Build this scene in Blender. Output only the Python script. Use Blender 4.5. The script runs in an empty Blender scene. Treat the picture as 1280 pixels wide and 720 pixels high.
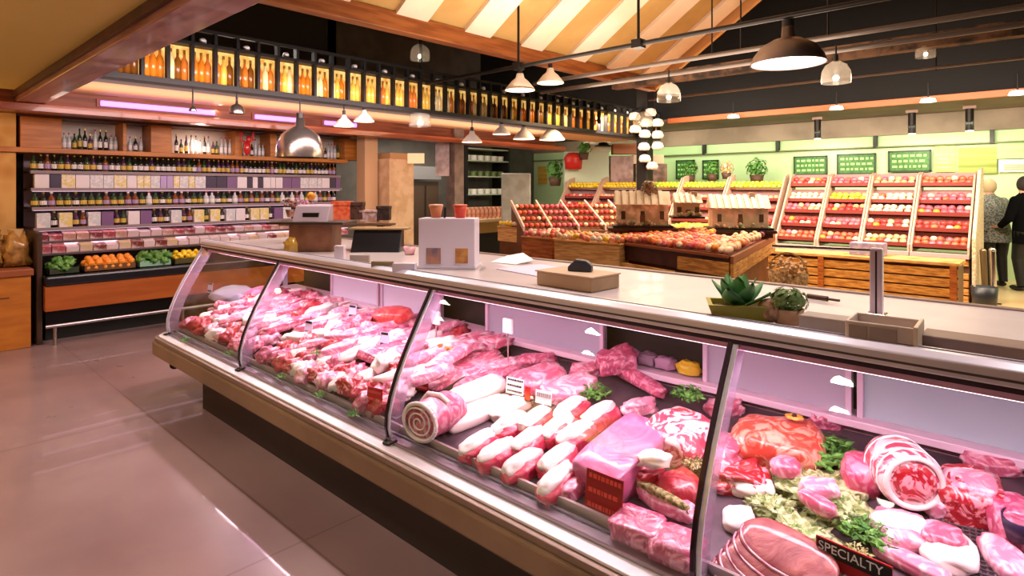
import bpy, math, random
from mathutils import Vector, Matrix, noise
R = random.Random(7)
S = bpy.context.scene
COL = S.collection
H = 1.6; FPX = 751.0; HOR = 235.0
RX, RY, FX, FY = .7312, .6818, -.6818, .7312
PI = math.pi

# ---------------------------------------------------------------- camera
cam = bpy.data.cameras.new('camera'); co = bpy.data.objects.new('camera', cam); COL.objects.link(co)
co.location = (0, 0, H); co.rotation_euler = (PI/2, 0, math.atan2(.6818, .7312))
cam.sensor_width = 36; cam.lens = 36*FPX/1280; cam.shift_y = -(360-HOR)/1280; cam.clip_start = .05; cam.clip_end = 60
S.camera = co

def ray(px, py):
    a = (px-640)/FPX; b = (HOR-py)/FPX
    return Vector((a*RX+FX, a*RY+FY, b))
def onX(px, py, x): d = ray(px, py); t = x/d.x; return Vector((0, 0, H))+d*t
def onY(px, py, y): d = ray(px, py); t = y/d.y; return Vector((0, 0, H))+d*t
def onZ(px, py, z): d = ray(px, py); t = (z-H)/d.z; return Vector((0, 0, H))+d*t
def atw(px, py, w): return Vector((0, 0, H))+ray(px, py)*w
DK0, DKS = .47, .23
def deckz(y): return DK0+DKS*(y-1.68)
def ondeck(px, py, h=0.):
    d = ray(px, py); t = (DK0+h-H-DKS*1.68)/(d.z-DKS*d.y); return Vector((0, 0, H))+d*t

# ---------------------------------------------------------------- materials
def lin(c):
    if isinstance(c, str): c = tuple(int(c[i:i+2], 16) for i in (0, 2, 4))
    return tuple(((x/255)/12.92 if x/255 <= .04045 else ((x/255+.055)/1.055)**2.4) for x in c)+(1,)
MATS = {}
def mat(name, col, rough=.5, metal=0, col2=None, scale=8, bump=0, emit=0, spec=.5, stretch=None, kind='noise', lo=.4, hi=.6, trans=0, coat=0, detail=4, dist=0.):
    if name in MATS: return MATS[name]
    m = bpy.data.materials.new(name); m.use_nodes = True; nt = m.node_tree; b = nt.nodes['Principled BSDF']
    b.inputs['Base Color'].default_value = lin(col); b.inputs['Roughness'].default_value = rough; b.inputs['Metallic'].default_value = metal
    b.inputs['Specular IOR Level'].default_value = spec; b.inputs['Transmission Weight'].default_value = trans; b.inputs['Coat Weight'].default_value = coat
    if emit:
        b.inputs['Emission Color'].default_value = lin(col); b.inputs['Emission Strength'].default_value = emit
    if col2 is not None or bump:
        tc = nt.nodes.new('ShaderNodeTexCoord'); mp = nt.nodes.new('ShaderNodeMapping'); nt.links.new(tc.outputs['Object'], mp.inputs[0])
        if stretch: mp.inputs['Scale'].default_value = stretch
        if kind == 'wave':
            n = nt.nodes.new('ShaderNodeTexWave'); n.inputs['Distortion'].default_value = dist or 6; n.inputs['Detail'].default_value = 3; n.inputs['Detail Scale'].default_value = 1.5
        elif kind == 'voronoi':
            n = nt.nodes.new('ShaderNodeTexVoronoi')
        else:
            n = nt.nodes.new('ShaderNodeTexNoise'); n.inputs['Detail'].default_value = detail; n.inputs['Distortion'].default_value = dist
        n.inputs['Scale'].default_value = scale; nt.links.new(mp.outputs[0], n.inputs['Vector'])
        fac = n.outputs['Distance'] if kind == 'voronoi' else n.outputs['Fac']
        if col2 is not None:
            r = nt.nodes.new('ShaderNodeValToRGB'); r.color_ramp.elements[0].position = lo; r.color_ramp.elements[1].position = hi
            r.color_ramp.elements[0].color = lin(col); r.color_ramp.elements[1].color = lin(col2)
            nt.links.new(fac, r.inputs[0]); nt.links.new(r.outputs[0], b.inputs['Base Color'])
            if emit: nt.links.new(r.outputs[0], b.inputs['Emission Color'])
        if bump:
            bp = nt.nodes.new('ShaderNodeBump'); bp.inputs['Strength'].default_value = bump; bp.inputs['Distance'].default_value = .01
            nt.links.new(fac, bp.inputs['Height']); nt.links.new(bp.outputs[0], b.inputs['Normal'])
    MATS[name] = m; return m
def glassmat(name, tint, refl=1.0, body=0.0, bodycol='ffffff'):
    m = bpy.data.materials.new(name); m.use_nodes = True; nt = m.node_tree; nt.nodes.clear()
    o = nt.nodes.new('ShaderNodeOutputMaterial'); t = nt.nodes.new('ShaderNodeBsdfTransparent'); g = nt.nodes.new('ShaderNodeBsdfGlossy')
    mx = nt.nodes.new('ShaderNodeMixShader'); fr = nt.nodes.new('ShaderNodeLayerWeight'); fr.inputs[0].default_value = .5
    pw = nt.nodes.new('ShaderNodeMath'); pw.operation = 'POWER'; pw.inputs[1].default_value = 5
    ad = nt.nodes.new('ShaderNodeMath'); ad.operation = 'MULTIPLY_ADD'; ad.inputs[1].default_value = .5; ad.inputs[2].default_value = .035; nt.links.new(fr.outputs['Facing'], pw.inputs[0]); nt.links.new(pw.outputs[0], ad.inputs[0])
    mm = nt.nodes.new('ShaderNodeMath'); mm.operation = 'MULTIPLY'; mm.inputs[1].default_value = refl; mm.use_clamp = True
    t.inputs[0].default_value = lin(tint); g.inputs['Roughness'].default_value = .02
    nt.links.new(ad.outputs[0], mm.inputs[0]); nt.links.new(mm.outputs[0], mx.inputs[0]); nt.links.new(t.outputs[0], mx.inputs[1]); nt.links.new(g.outputs[0], mx.inputs[2])
    out = mx.outputs[0]
    if body:
        d = nt.nodes.new('ShaderNodeBsdfDiffuse'); d.inputs[0].default_value = lin(bodycol); m2 = nt.nodes.new('ShaderNodeMixShader'); m2.inputs[0].default_value = body
        nt.links.new(out, m2.inputs[1]); nt.links.new(d.outputs[0], m2.inputs[2]); out = m2.outputs[0]
    nt.links.new(out, o.inputs[0]); MATS[name] = m; return m
def meatmat(name, lean, fat, scale=9, lo=.45, hi=.62, dist=2.5, rough=.32):
    return mat(name, lean, rough, 0, fat, scale*1.6, .5, spec=.6, kind='noise', lo=lo, hi=hi, detail=5, dist=dist, coat=.3)

steel = mat('brushed_steel', 'c9c4c6', .28, 1, 'aaa5a8', 30, 0, stretch=(.3, 6, 6))
rail_m = mat('rail_aluminium', 'e2def0', .3, .4)
ledge_m = mat('ledge_enamel', 'd9d3d3', .4, 0, 'cfc8ca', 3, coat=.3)
bump_m = mat('bumper_brown', '7c644c', .45, 0, '6f5842', 3)
black = mat('black_paint', '0c0b0b', .6)
ceil_m = mat('ceiling_black', '110f0e', .9)
darkm = mat('dark_metal', '2b2725', .45, .6)
kick_m = mat('kick_brown_black', '1c1413', .5)
white = mat('white_plastic', 'eee9ea', .4)
chrome = mat('chrome', 'e4e0e4', .12, 1)
clear = glassmat('clear_glass', 'f6fbf8', 1.0)
fin_m = glassmat('acrylic_fin', 'efe2ee', 1.0, .2, 'dcc8dc')
lampglass = glassmat('lamp_glass', 'f4f0ea', 1.5, .25, 'efe6da')
wood_or = mat('orange_wood', 'b0642a', .45, 0, '8a4517', 5, stretch=(1, 1, 8))
wood_beam = mat('red_brown_beam', '9a6a62', .35, 0, '7c4a40', 3, stretch=(.6, 6, 6), coat=.3)
wood_dark = mat('dark_red_wood', '4a2013', .5, 0, '341409', 6)
wood_lt = mat('pale_wood', 'dcae70', .5, 0, 'b98547', 6, stretch=(1, 1, 9))
wood_slat = mat('slat_wood', 'cd9448', .5, 0, '9b6426', 7, stretch=(1, 1, 6))
bulb_m = mat('warm_bulb', 'fff0d0', .5, emit=9)

# ---------------------------------------------------------------- mesh builder
class MB:
    def __init__(s): s.v = []; s.f = []; s.sm = []
    def add(s, vs, fs, smooth=False):
        o = len(s.v); s.v += [tuple(v) for v in vs]; s.f += [tuple(i+o for i in f) for f in fs]; s.sm += [smooth]*len(fs); return s
    def box(s, x0, x1, y0, y1, z0, z1):
        return s.add([(x0,y0,z0),(x1,y0,z0),(x1,y1,z0),(x0,y1,z0),(x0,y0,z1),(x1,y0,z1),(x1,y1,z1),(x0,y1,z1)],
                     [(3,2,1,0),(4,5,6,7),(0,1,5,4),(1,2,6,5),(2,3,7,6),(3,0,4,7)])
    def prism(s, pts, d):            # closed polygon (3-D points), extruded by vector d
        n = len(pts); d = Vector(d); a = [Vector(p) for p in pts]
        return s.add(a+[p+d for p in a], [tuple(range(n))[::-1], tuple(range(n, 2*n))]+[(i, (i+1) % n, n+(i+1) % n, n+i) for i in range(n)])
    def cyl(s, p0, p1, r0, r1=None, n=12, cap=True):
        r1 = r0 if r1 is None else r1; p0 = Vector(p0); p1 = Vector(p1); z = (p1-p0).normalized()
        x = z.orthogonal().normalized(); y = z.cross(x)
        vs = []
        for p, r in ((p0, r0), (p1, r1)):
            for i in range(n): a = 2*PI*i/n; vs.append(p+x*math.cos(a)*r+y*math.sin(a)*r)
        s.add(vs, [(i, (i+1) % n, n+(i+1) % n, n+i) for i in range(n)], True)
        if cap: s.add(vs, [tuple(range(n))[::-1], tuple(range(n, 2*n))])
        return s
    def lathe(s, prof, n=20, c=(0, 0, 0)):
        vs = []
        for r, z in prof:
            for i in range(n): a = 2*PI*i/n; vs.append((c[0]+r*math.cos(a), c[1]+r*math.sin(a), c[2]+z))
        return s.add(vs, [(k*n+i, k*n+(i+1) % n, (k+1)*n+(i+1) % n, (k+1)*n+i) for k in range(len(prof)-1) for i in range(n)], True)
    def tube(s, pts, r, n=8):
        for a, b in zip(pts[:-1], pts[1:]): s.cyl(a, b, r, r, n)
        return s
    def ball(s, c, r, nu=14, nv=9, fn=None):
        if not hasattr(r, '__len__'): r = (r, r, r)
        vs = []
        for j in range(nv+1):
            t = PI*j/nv
            for i in range(nu):
                a = 2*PI*i/nu; d = Vector((math.sin(t)*math.cos(a), math.sin(t)*math.sin(a), math.cos(t)))
                if fn: d = fn(d)
                vs.append((c[0]+d.x*r[0], c[1]+d.y*r[1], c[2]+d.z*r[2]))
        return s.add(vs, [(j*nu+i, (j+1)*nu+i, (j+1)*nu+(i+1) % nu, j*nu+(i+1) % nu) for j in range(nv) for i in range(nu)], True)
    def mesh(s, name):
        m = bpy.data.meshes.new(name); m.from_pydata(s.v, [], s.f); m.polygons.foreach_set('use_smooth', s.sm); m.update(); return m
def obj(name, mb, m, parent=None, loc=None, bev=0):
    me = mb if isinstance(mb, bpy.types.Mesh) else mb.mesh(name)
    if not me.materials: me.materials.append(m)
    o = bpy.data.objects.new(name, me); COL.objects.link(o)
    if parent: o.parent = parent
    if loc is not None: o.location = loc
    if bev:
        b = o.modifiers.new('bevel', 'BEVEL'); b.width = bev; b.segments = 2; b.limit_method = 'ANGLE'
    return o
def tag(o, label, cat, group=None, kind=None):
    o['label'] = label; o['category'] = cat
    if group: o['group'] = group
    if kind: o['kind'] = kind
    return o
def thing(name, label, cat, loc=(0, 0, 0), rz=0, group=None):
    o = bpy.data.objects.new(name, None); COL.objects.link(o); o.location = loc; o.rotation_euler = (0, 0, rz); o.empty_display_size = .1
    return tag(o, label, cat, group)
def struct(name, mb, m, bev=0):
    o = obj(name, mb, m, bev=bev); o['kind'] = 'structure'; return o
def dup(root, loc=None, rz=None, label=None, group=None, m=None, matrix=None):
    r = root.copy(); COL.objects.link(r)
    if loc is not None: r.location = loc
    if rz is not None: r.rotation_euler = (0, 0, rz)
    if label: r['label'] = label
    if group: r['group'] = group
    if m is not None: r.material_slots[0].link = 'OBJECT'; r.material_slots[0].material = m
    for ch in root.children:
        c = ch.copy(); COL.objects.link(c); c.parent = r
        for g in ch.children: d = g.copy(); COL.objects.link(d); d.parent = c
    return r
def light(kind, loc, energy, col, size=.3, rot=None, size_y=None, spot=1.2, target=None, blend=.6):
    l = bpy.data.lights.new(kind.lower()+'_light', kind); l.energy = energy; l.color = lin(col)[:3]
    if kind == 'AREA':
        l.size = size
        if size_y: l.shape = 'RECTANGLE'; l.size_y = size_y
    elif kind == 'SPOT': l.spot_size = spot; l.spot_blend = blend; l.shadow_soft_size = size
    else: l.shadow_soft_size = size
    o = bpy.data.objects.new(l.name, l); COL.objects.link(o); o.location = loc
    if target is not None: o.rotation_euler = (Vector(target)-Vector(loc)).to_track_quat('-Z', 'Y').to_euler()
    elif rot: o.rotation_euler = rot
    return o

# ================================================================ SETTING
def floormat():
    m = mat('polished_concrete', '70595a', .28, 0, '927a7a', .9, 0, spec=.5, lo=.3, hi=.75, detail=7, coat=.25)
    nt = m.node_tree; b = nt.nodes['Principled BSDF']
    tc = nt.nodes.new('ShaderNodeTexCoord'); mp = nt.nodes.new('ShaderNodeMapping'); mp.inputs['Location'].default_value = (.35, .25, 0); br = nt.nodes.new('ShaderNodeTexBrick')
    br.offset = 0; br.inputs['Scale'].default_value = 1; br.inputs['Brick Width'].default_value = 2.2; br.inputs['Row Height'].default_value = 1.6; br.inputs['Mortar Size'].default_value = .006
    br.inputs['Color1'].default_value = (1, 1, 1, 1); br.inputs['Color2'].default_value = (1, 1, 1, 1); br.inputs['Mortar'].default_value = (.7, .66, .62, 1)
    nt.links.new(tc.outputs['Object'], mp.inputs[0]); nt.links.new(mp.outputs[0], br.inputs['Vector'])
    mx = nt.nodes.new('ShaderNodeMix'); mx.data_type = 'RGBA'; mx.blend_type = 'MULTIPLY'; mx.inputs[0].default_value = 1
    src = b.inputs['Base Color'].links[0].from_socket
    nt.links.new(src, mx.inputs[6]); nt.links.new(br.outputs['Color'], mx.inputs[7]); nt.links.new(mx.outputs[2], b.inputs['Base Color'])
    n2 = nt.nodes.new('ShaderNodeTexNoise'); n2.inputs['Scale'].default_value = 1.7; n2.inputs['Detail'].default_value = 6
    r2 = nt.nodes.new('ShaderNodeMapRange'); r2.inputs['To Min'].default_value = .2; r2.inputs['To Max'].default_value = .42
    nt.links.new(tc.outputs['Object'], n2.inputs[0]); nt.links.new(n2.outputs['Fac'], r2.inputs['Value']); nt.links.new(r2.outputs[0], b.inputs['Roughness'])
    return m
struct('floor', MB().box(-13, 7, -6, 8.4, -.1, 0), floormat())
struct('floor', MB().box(-13, 7, 8.4, 14, -.1, 0), mat('cream_floor', 'cdb083', .35, 0, 'd9c196', .8, coat=.2))
struct('ceiling', MB().box(-7.55, 7, -6, 1.0, 2.56, 2.7), mat('ochre_plaster', 'b8a452', .8, 0, 'c4b060', .6))
struct('ceiling', MB().box(-13, 7, -6, 14, 6.6, 6.7), ceil_m)
struct('trim_1', MB().box(-7.75, 7, 1.0, 1.235, 2.455, 2.78), wood_beam, .008)         # long box beam
struct('trim_2', MB().box(-7.75, 7, .975, .998, 2.50, 2.58), wood_dark)
struct('trim_3', MB().box(-7.80, -7.62, .86, 9.8, 2.37, 2.45), mat('orange_brown_beam', '9a4a20', .35, 0, '7c3616', 3, stretch=(6, .6, 6), coat=.3), .006)
struct('wall_left', MB().box(-9.0, -8.85, -6, 5.25, 0, 6.6), mat('wall_dark', '241a15', .9))
struct('trim_4', MB().box(-8.4, -7.9, .86, 9.8, 2.41, 2.64), mat('reddish_panel', '8a4a2e', .5, 0, '6c3420', 3, stretch=(6, .6, 6)))
struct('trim_5', MB().box(-7.9, -6.62, 1.24, 11.3, 2.635, 2.68), mat('peach_soffit', 'e0ae80', .7))
struct('trim_6', MB().box(-6.72, -6.45, 1.24, 11.3, 2.60, 2.66), mat('grey_rib', '5a4638', .5))
struct('wall_kitchen', MB().box(-12.0, -11.7, 5.25, 14, 0, 6.6), mat('kitchen_grey', '5a5650', .8, 0, '4c4844', 2))
struct('wall_jog', MB().box(-12.0, -8.85, 5.1, 5.25, 0, 6.6), mat('wall_dark2', '3a2c22', .9))
struct('wall_back', MB().box(-12, 7, 13.5, 13.7, 0, 6.6), mat('mint_wall', 'b4cc98', .7, 0, 'c2d8aa', .5))
struct('wall_bulkhead', MB().box(-11.7, 7, 11.3, 11.5, 3.02, 6.6), ceil_m)
struct('wall_right', MB().box(7, 7.2, -6, 14, 0, 6.6), mat('wall_tan', '9c7c58', .9))
struct('wall_front', MB().box(-9, 7, -6.2, -6, 0, 6.6), mat('wall_tan2', '8c6a48', .9))
struct('trim_7', MB().box(-6.1, 7, 11.24, 11.3, 2.93, 3.03), mat('orange_trim', 'c0673a', .5), .005)
struct('trim_8', MB().box(-11.7, 7, 11.3, 13.5, 2.98, 3.02), mat('taupe_soffit', '7c6455', .7, 0, '6a5244', 1))
struct('trim_9', MB().box(-11.7, 7, 13.44, 13.5, 2.62, 2.98), mat('taupe_band', '947a6a', .6, 0, '7c6455', 1.4))
struct('trim_10', MB().box(-11.7, 7, 13.40, 13.5, 2.385, 2.41), mat('olive_line', '6c7448', .6))
struct('trim_11', MB().box(-11.7, -8.85, 5.4, 13.4, 2.9, 3.0), mat('dark_kitchen_ceiling', '2c2622', .9))
for i, px in enumerate((972, 1094, 1240, 880)):
    p = onY(px, 170, 13.42); struct('trim_%d' % (12+i), MB().box(p.x-.03, p.x+.03, 13.38, 13.5, 2.385, 2.62), darkm)
# gold stone wall at the near end of the drinks aisle
struct('wall_stone', MB().box(-8.85, -8.4, -6, 1.1, 0, 2.5), mat('gold_stone', 'b8823a', .8, 0, 'd8ac66', 5, .8, kind='voronoi', lo=.1, hi=.7))
# pale stone pillar and grey column
p = onZ(487, 400, 0); 
def block_at(px, w, half, z0, z1, name, m, bev=.01, yaw=0):
    c = atw(px, 235, w); return struct(name, MB().box(c.x-half, c.x+half, c.y-half, c.y+half, z0, z1), m, bev)
block_at(491, 9.7, .24, 0, 2.06, 'pillar', mat('cream_stone', 'e2c6a0', .6, 0, 'd0ae84', 6, .3))
block_at(491, 9.72, .17, 2.06, 2.16, 'pillar', mat('cream_stone_cap', 'c9a070', .6))
block_at(459, 9.5, .12, 0, 2.45, 'pillar', mat('tan_board', 'd8b288', .6))
block_at(569, 10.6, .11, 0, 3.0, 'pillar', mat('grey_column', '8c7e78', .5, 0, '766a66', 6))
block_at(806, 11.9, .12, 0, 6.6, 'pillar', darkm)

# striped hipped canopy over the aisle (a roof of pale boards on gold sheathing)
cx0, cz0, sl = -5.0, 3.2, .655
X1c = -.6
gold = mat('gold_sheathing', 'c09a5c', .7, 0, 'b08a4c', 1.5)
pale = mat('pale_rafter', 'f0dcc8', .6, 0, 'e4cbb0', 1.2)
def slope_slab(mb, y0, y1, off, th, x0=cx0, x1=X1c):
    z = lambda x: cz0+sl*(x-cx0)
    return mb.add([(x0,y0,z(x0)+off),(x1,y0,z(x1)+off),(x1,y1,z(x1)+off),(x0,y1,z(x0)+off),(x0,y0,z(x0)+off+th),(x1,y0,z(x1)+off+th),(x1,y1,z(x1)+off+th),(x0,y1,z(x0)+off+th)],
                  [(3,2,1,0),(4,5,6,7),(0,1,5,4),(1,2,6,5),(2,3,7,6),(3,0,4,7)])
struct('ceiling', slope_slab(MB(), 1.3, 8.72, .16, .05), gold)
yy = 1.75; n = 20
for k in range(8):
    struct('trim_%d' % n, slope_slab(MB(), yy, yy+.40, .11, .05), pale); yy += .93; n += 1
struct('trim_30', MB().box(cx0-.09, cx0+.05, 1.24, 8.76, cz0-.02, cz0+.17), mat('canopy_edge_wood', 'a8622e', .45, 0, '8a4a20', 4, stretch=(6, .6, 6)), .008)
struct('trim_31', slope_slab(MB(), 8.72, 8.80, -.02, .28), mat('canopy_end_wood', 'd9a264', .5))

# pipes and tracks in the black ceiling
def xpipe(y, z, x0, x1, r, name, label, m, box=False):
    mb = MB(); 
    if box: mb.box(x0, x1, y-r, y+r, z-r, z+r)
    else: mb.cyl((x0, y, z), (x1, y, z), r)
    return tag(obj(name, mb, m), label, 'pipe')
xpipe(5.0, 2.97, -6.2, 2.0, .022, 'lamp_rail', 'thin dark rail carrying the big metal pendant lamp across the ceiling', darkm)
xpipe(6.0, 2.98, -5.2, 3.0, .025, 'ceiling_pipe', 'upper of the two parallel grey pipes under the black ceiling', mat('pipe_grey', '6c625c', .4, .5))
xpipe(6.15, 2.88, -5.2, 3.0, .025, 'ceiling_pipe', 'lower of the two parallel grey pipes under the black ceiling', MATS['pipe_grey'])
xpipe(7.0, 3.02, -4.6, 3.0, .07, 'ceiling_duct', 'rough brown lagged duct behind the twin grey pipes', mat('lagging', '6c4c34', .9, 0, '2c2019', 7, 1.0), True)
xpipe(8.6, 3.02, -5.0, 3.0, .018, 'ceiling_pipe', 'single thin pipe crossing the black ceiling ahead of the orange trim', MATS['pipe_grey'])
xpipe(4.2, 4.0, -6.2, -4.0, .05, 'ceiling_duct', 'dark round duct in the gap above the jar rack', darkm)
hangers = []
for px in (648, 798):
    p = onY(px, 80, 5.0); hangers.append(tag(obj('hanger_rod', MB().cyl((p.x, 5, 2.97), (p.x, 5, 6.6), .014), darkm), 'thin vertical rod holding the lamp rail, at the '+('white cone lamp' if px == 648 else 'pipe joint before the striped canopy'), 'rod'))
    obj('clamp', MB().box(p.x-.05, p.x+.05, 4.95, 5.05, 2.93, 3.01), darkm, hangers[-1])
for i, (px, y0) in enumerate(((890, 6.0), (926, 6.0), (1035, 6.0), (1170, 8.6))):
    p = onY(px, 60, y0); obj_ = tag(obj('hanger_rod', MB().cyl((p.x, y0, 2.98), (p.x, y0, 6.6), .008), darkm), 'hairline wire dropping from the black ceiling to %s' % ['the twin pipes near the canopy corner', 'the twin pipes beside the big lamp', 'the twin pipes above the clear glass lamp', 'the single thin pipe'][i], 'wire')

# ================================================================ MEAT CASE
XA, XB = -5.2, 1.3
case = thing('meat_display_case', 'long serve-over meat counter with curved front glass, steel ledge and brown bumper', 'display case', ((XA+XB)/2, 2.1, 0))
CO = Vector((-(XA+XB)/2, -2.1, 0))
def cpart(name, mb, m, bev=0, label=None, parent=None):
    o = obj(name, mb, m, parent or case, None if parent else CO, bev)
    if label: o['label'] = label
    return o
def roundend(y0, y1, z0, z1, off=0, rr=.5):   # slab in plan with rounded near-left corner
    pts = [(XB, y1, z0), (XA-off, y1, z0)]
    cx, cy = XA-off+rr, y0+rr
    for k in range(9): a = PI+PI/2*k/8; pts.append((cx+rr*math.cos(a), cy+rr*math.sin(a), z0))
    pts.append((XB, y0, z0)); return MB().prism(pts[::-1], (0, 0, z1-z0))
cpart('kick', MB().box(-4.62, XB, 1.66, 2.6, 0, .31), kick_m)
cpart('body', roundend(1.60, 2.75, .26, .42, .02, .12), kick_m)
cpart('bumper', roundend(1.50, 2.72, .31, .412, .14, .16), bump_m, .012, 'brown bumper band')
cpart('bumper_lip', roundend(1.515, 2.7, .412, .44, .125, .15), mat('lip_brown', '7c685a', .4, .3), .004)
cpart('ledge', roundend(1.54, 2.7, .44, .452, .10, .14), ledge_m, .003, 'pale enamel ledge')
# deck
dk = MB(); dk.add([(XA+.03,1.65,.455),(XB,1.65,.455),(XB,1.68,DK0),(XA+.03,1.68,DK0),(XB,2.56,deckz(2.56)),(XA+.03,2.56,deckz(2.56)),(XA+.03,2.56,.44),(XB,2.56,.44)],
                  [(0,1,2,3),(3,2,4,5),(5,4,7,6),(6,7,1,0),(0,3,5,6),(1,7,4,2)])
cpart('deck', dk, mat('deck_steel', '5c4852', .45, .3, '4c3a44', 14))
cpart('rear_wall', MB().box(XA+.03, XB, 2.56, 2.60, .44, .71), mat('rear_mauve', '8a6270', .4))
cpart('rear_sill', MB().box(XA+.03, XB, 2.52, 2.66, .70, .728), mat('rear_sill', 'e6c2d4', .3), .004)
cpart('rear_header', MB().box(XA+.03, XB, 2.56, 2.66, 1.09, 1.13), white)
doors = [(-4.42, -3.75), (-3.72, -3.05), (-2.62, -1.76), (-1.22, -.62), (-.60, .02), (.05, .7)]
door_m = [mat('door_lavender', 'd6d0e4', .35), MATS['door_lavender'], mat('door_grey_lilac', 'b0a8bc', .35), mat('door_mauve', 'b0a6b8', .3), mat('door_blue_grey', 'b0bcc6', .25), MATS['door_blue_grey']]
for (a, b), m in zip(doors, door_m):
    d = cpart('sliding_door', MB().box(a, b, 2.585, 2.60, .728, 1.09), m, .002)
    cpart('door_frame', MB().box(a, a+.02, 2.57, 2.605, .728, 1.09).box(b-.02, b, 2.57, 2.605, .728, 1.09).box(a, b, 2.57, 2.605, 1.07, 1.09), mat('frame_pink', 'd9bcd0', .3), 0, None, d)
    c = (a+b)/2+.02
    cpart('pull_handle', MB().box(c-.07, c+.07, 2.560, 2.585, .985, 1.07), mat('handle_dark', '4a3a44', .4), .004, None, d)
    cpart('pull_plate', MB().box(c-.055, c+.055, 2.552, 2.566, 1.0, 1.07), mat('plate_pink', 'cf9db4', .4), 0, None, d)
# LED housing
cpart('light_housing', MB().box(XA+.02, XB, 1.90, 2.06, 1.082, 1.12), mat('housing_pink', 'f0b8cc', .4), .004)
cpart('light_tube', MB().cyl((XA+.05, 1.98, 1.072), (XB-.02, 1.98, 1.072), .011), mat('led_tube', 'ffd0e6', .5, emit=7))
rl = MB().prism([(XA, 1.85, 1.125), (XA, 1.93, 1.125), (XA, 1.94, 1.165), (XA, 1.93, 1.178), (XA, 1.88, 1.178), (XA, 1.855, 1.165)], (XB-XA, 0, 0))
cpart('top_rail', rl, rail_m, .004, 'silver top rail')
cpart('rail_groove', MB().box(XA, XB, 1.905, 1.915, 1.172, 1.1795).box(XA, XB, 1.9405, 1.9455, 1.156, 1.170).box(XA, XB, 1.8505, 1.8545, 1.138, 1.144), mat('groove_dark', '4a4048', .4))
cpart('rail_seal', MB().box(XA, XB, 1.86, 1.90, 1.110, 1.126), mat('seal_dark', '2a1620', .5))
cpart('glass_channel', MB().box(XA+.02, XB, 1.600, 1.648, .452, .470), mat('channel_grey', '8e8288', .3, .8), .003)
cpart('glass_channel_seal', MB().box(XA+.02, XB, 1.648, 1.664, .452, .478), mat('seal_plum', '4a3640', .5))
cpart('price_rail', MB().box(XA+.04, XB, 1.672, 1.685, .452, .505), mat('price_rail', 'b8a8a8', .3, .5))
PRO = [(1.622,.458),(1.610,.51),(1.612,.57),(1.632,.65),(1.667,.74),(1.71,.83),(1.755,.91),(1.80,.99),(1.84,1.055),(1.872,1.112)]
def glass_sheet(x0, x1, th=.008, pro=PRO, shift=0):
    mb = MB(); n = len(pro); vs = []
    for x in (x0, x1):
        for i, (y, z) in enumerate(pro):
            a = pro[max(i-1, 0)]; b = pro[min(i+1, n-1)]; t = Vector((b[0]-a[0], b[1]-a[1])).normalized(); nn = Vector((t.y, -t.x))
            vs.append((x, y+nn.x*shift, z+nn.y*shift)); vs.append((x, y+nn.x*(shift+th), z+nn.y*(shift+th)))
    m = 2*n; fs = []
    for i in range(n-1):
        a = 2*i
        fs += [(a, a+2, m+a+2, m+a), (a+1, m+a+1, m+a+3, a+3), (a, a+1, a+3, a+2), (m+a, m+a+2, m+a+3, m+a+1)]
    fs += [(0, m, m+1, 1), (m-2, m-1, 2*m-1, 2*m-2)]
    return mb.add(vs, fs, False)
DIV = [XA, -3.86, -2.275, -.79, .72, XB]
strut_m = mat('strut_dark', '3a2a34', .3, .7)
for a, b in zip(DIV[:-1], DIV[1:]):
    g = cpart('glass_pane', glass_sheet(a+.012, b-.012, .006, shift=-.006), clear)
for x in DIV[:-1]:
    s = cpart('glass_strut', glass_sheet(x-.008, x+.006, .016, shift=-.012), rail_m if x == XA else strut_m)
    cpart('acrylic_fin', glass_sheet(x+.008, x+.014, .075, shift=.0), fin_m)
    cpart('strut_edge', glass_sheet(x+.006, x+.022, .006, shift=-.004), rail_m, 0, None, s)
    mb = MB().tube([(x, 1.60, .46), (x+.02, 1.575, .458), (x+.05, 1.58, .458), (x+.075, 1.61, .475)], .006)
    cpart('hinge_hook', mb, darkm, 0, None, s)
# glazed end
end = [(XA+.006, y, z) for y, z in PRO]+[(XA+.006, 2.55, 1.112), (XA+.006, 2.55, .458)]
cpart('end_glass', MB().prism(end, (.006, 0, 0)), clear)
cpart('end_post', MB().box(XA, XA+.03, 2.55, 2.58, .45, 1.12), rail_m)
cpart('tow_hook', MB().tube([(-5.02, 1.66, .27), (-5.02, 1.60, .245), (-4.98, 1.57, .25)], .014).ball((-5.02, 1.60, .25), .035), darkm)
# counter worktop
top_m = mat('worktop_stone', 'd2c4c6', .3, 0, 'dccfd0', 3, coat=.3)
wt = thing('counter_worktop', 'long pale stone worktop running behind the silver rail of the meat counter', 'worktop', ((XA+XB)/2, 2.5, 1.13))
WO = Vector((-(XA+XB)/2, -2.5, -1.13))
obj('slab', MB().box(XA, XB+.4, 1.945, 2.86, 1.13, 1.155), top_m, wt, WO, .004)
obj('inner_strip', MB().box(XA, XB+.4, 1.96, 1.985, 1.155, 1.166), rail_m, wt, WO, .002)
obj('rear_edge', MB().box(XA, XB+.4, 2.83, 2.87, 1.10, 1.162), mat('edge_taupe', '8a7468', .5), wt, WO, .003)
obj('rear_cabinet', MB().box(XA+.1, XB+.4, 2.70, 2.84, 0, 1.10), kick_m, wt, WO)
# case LED lights
for k in range(4):
    x = XA+.8+k*1.62
    light('AREA', (x, 1.985, 1.055), 11.5, (255, 220, 238), 1.6, rot=(-.12, 0, 0), size_y=.05)

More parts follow.
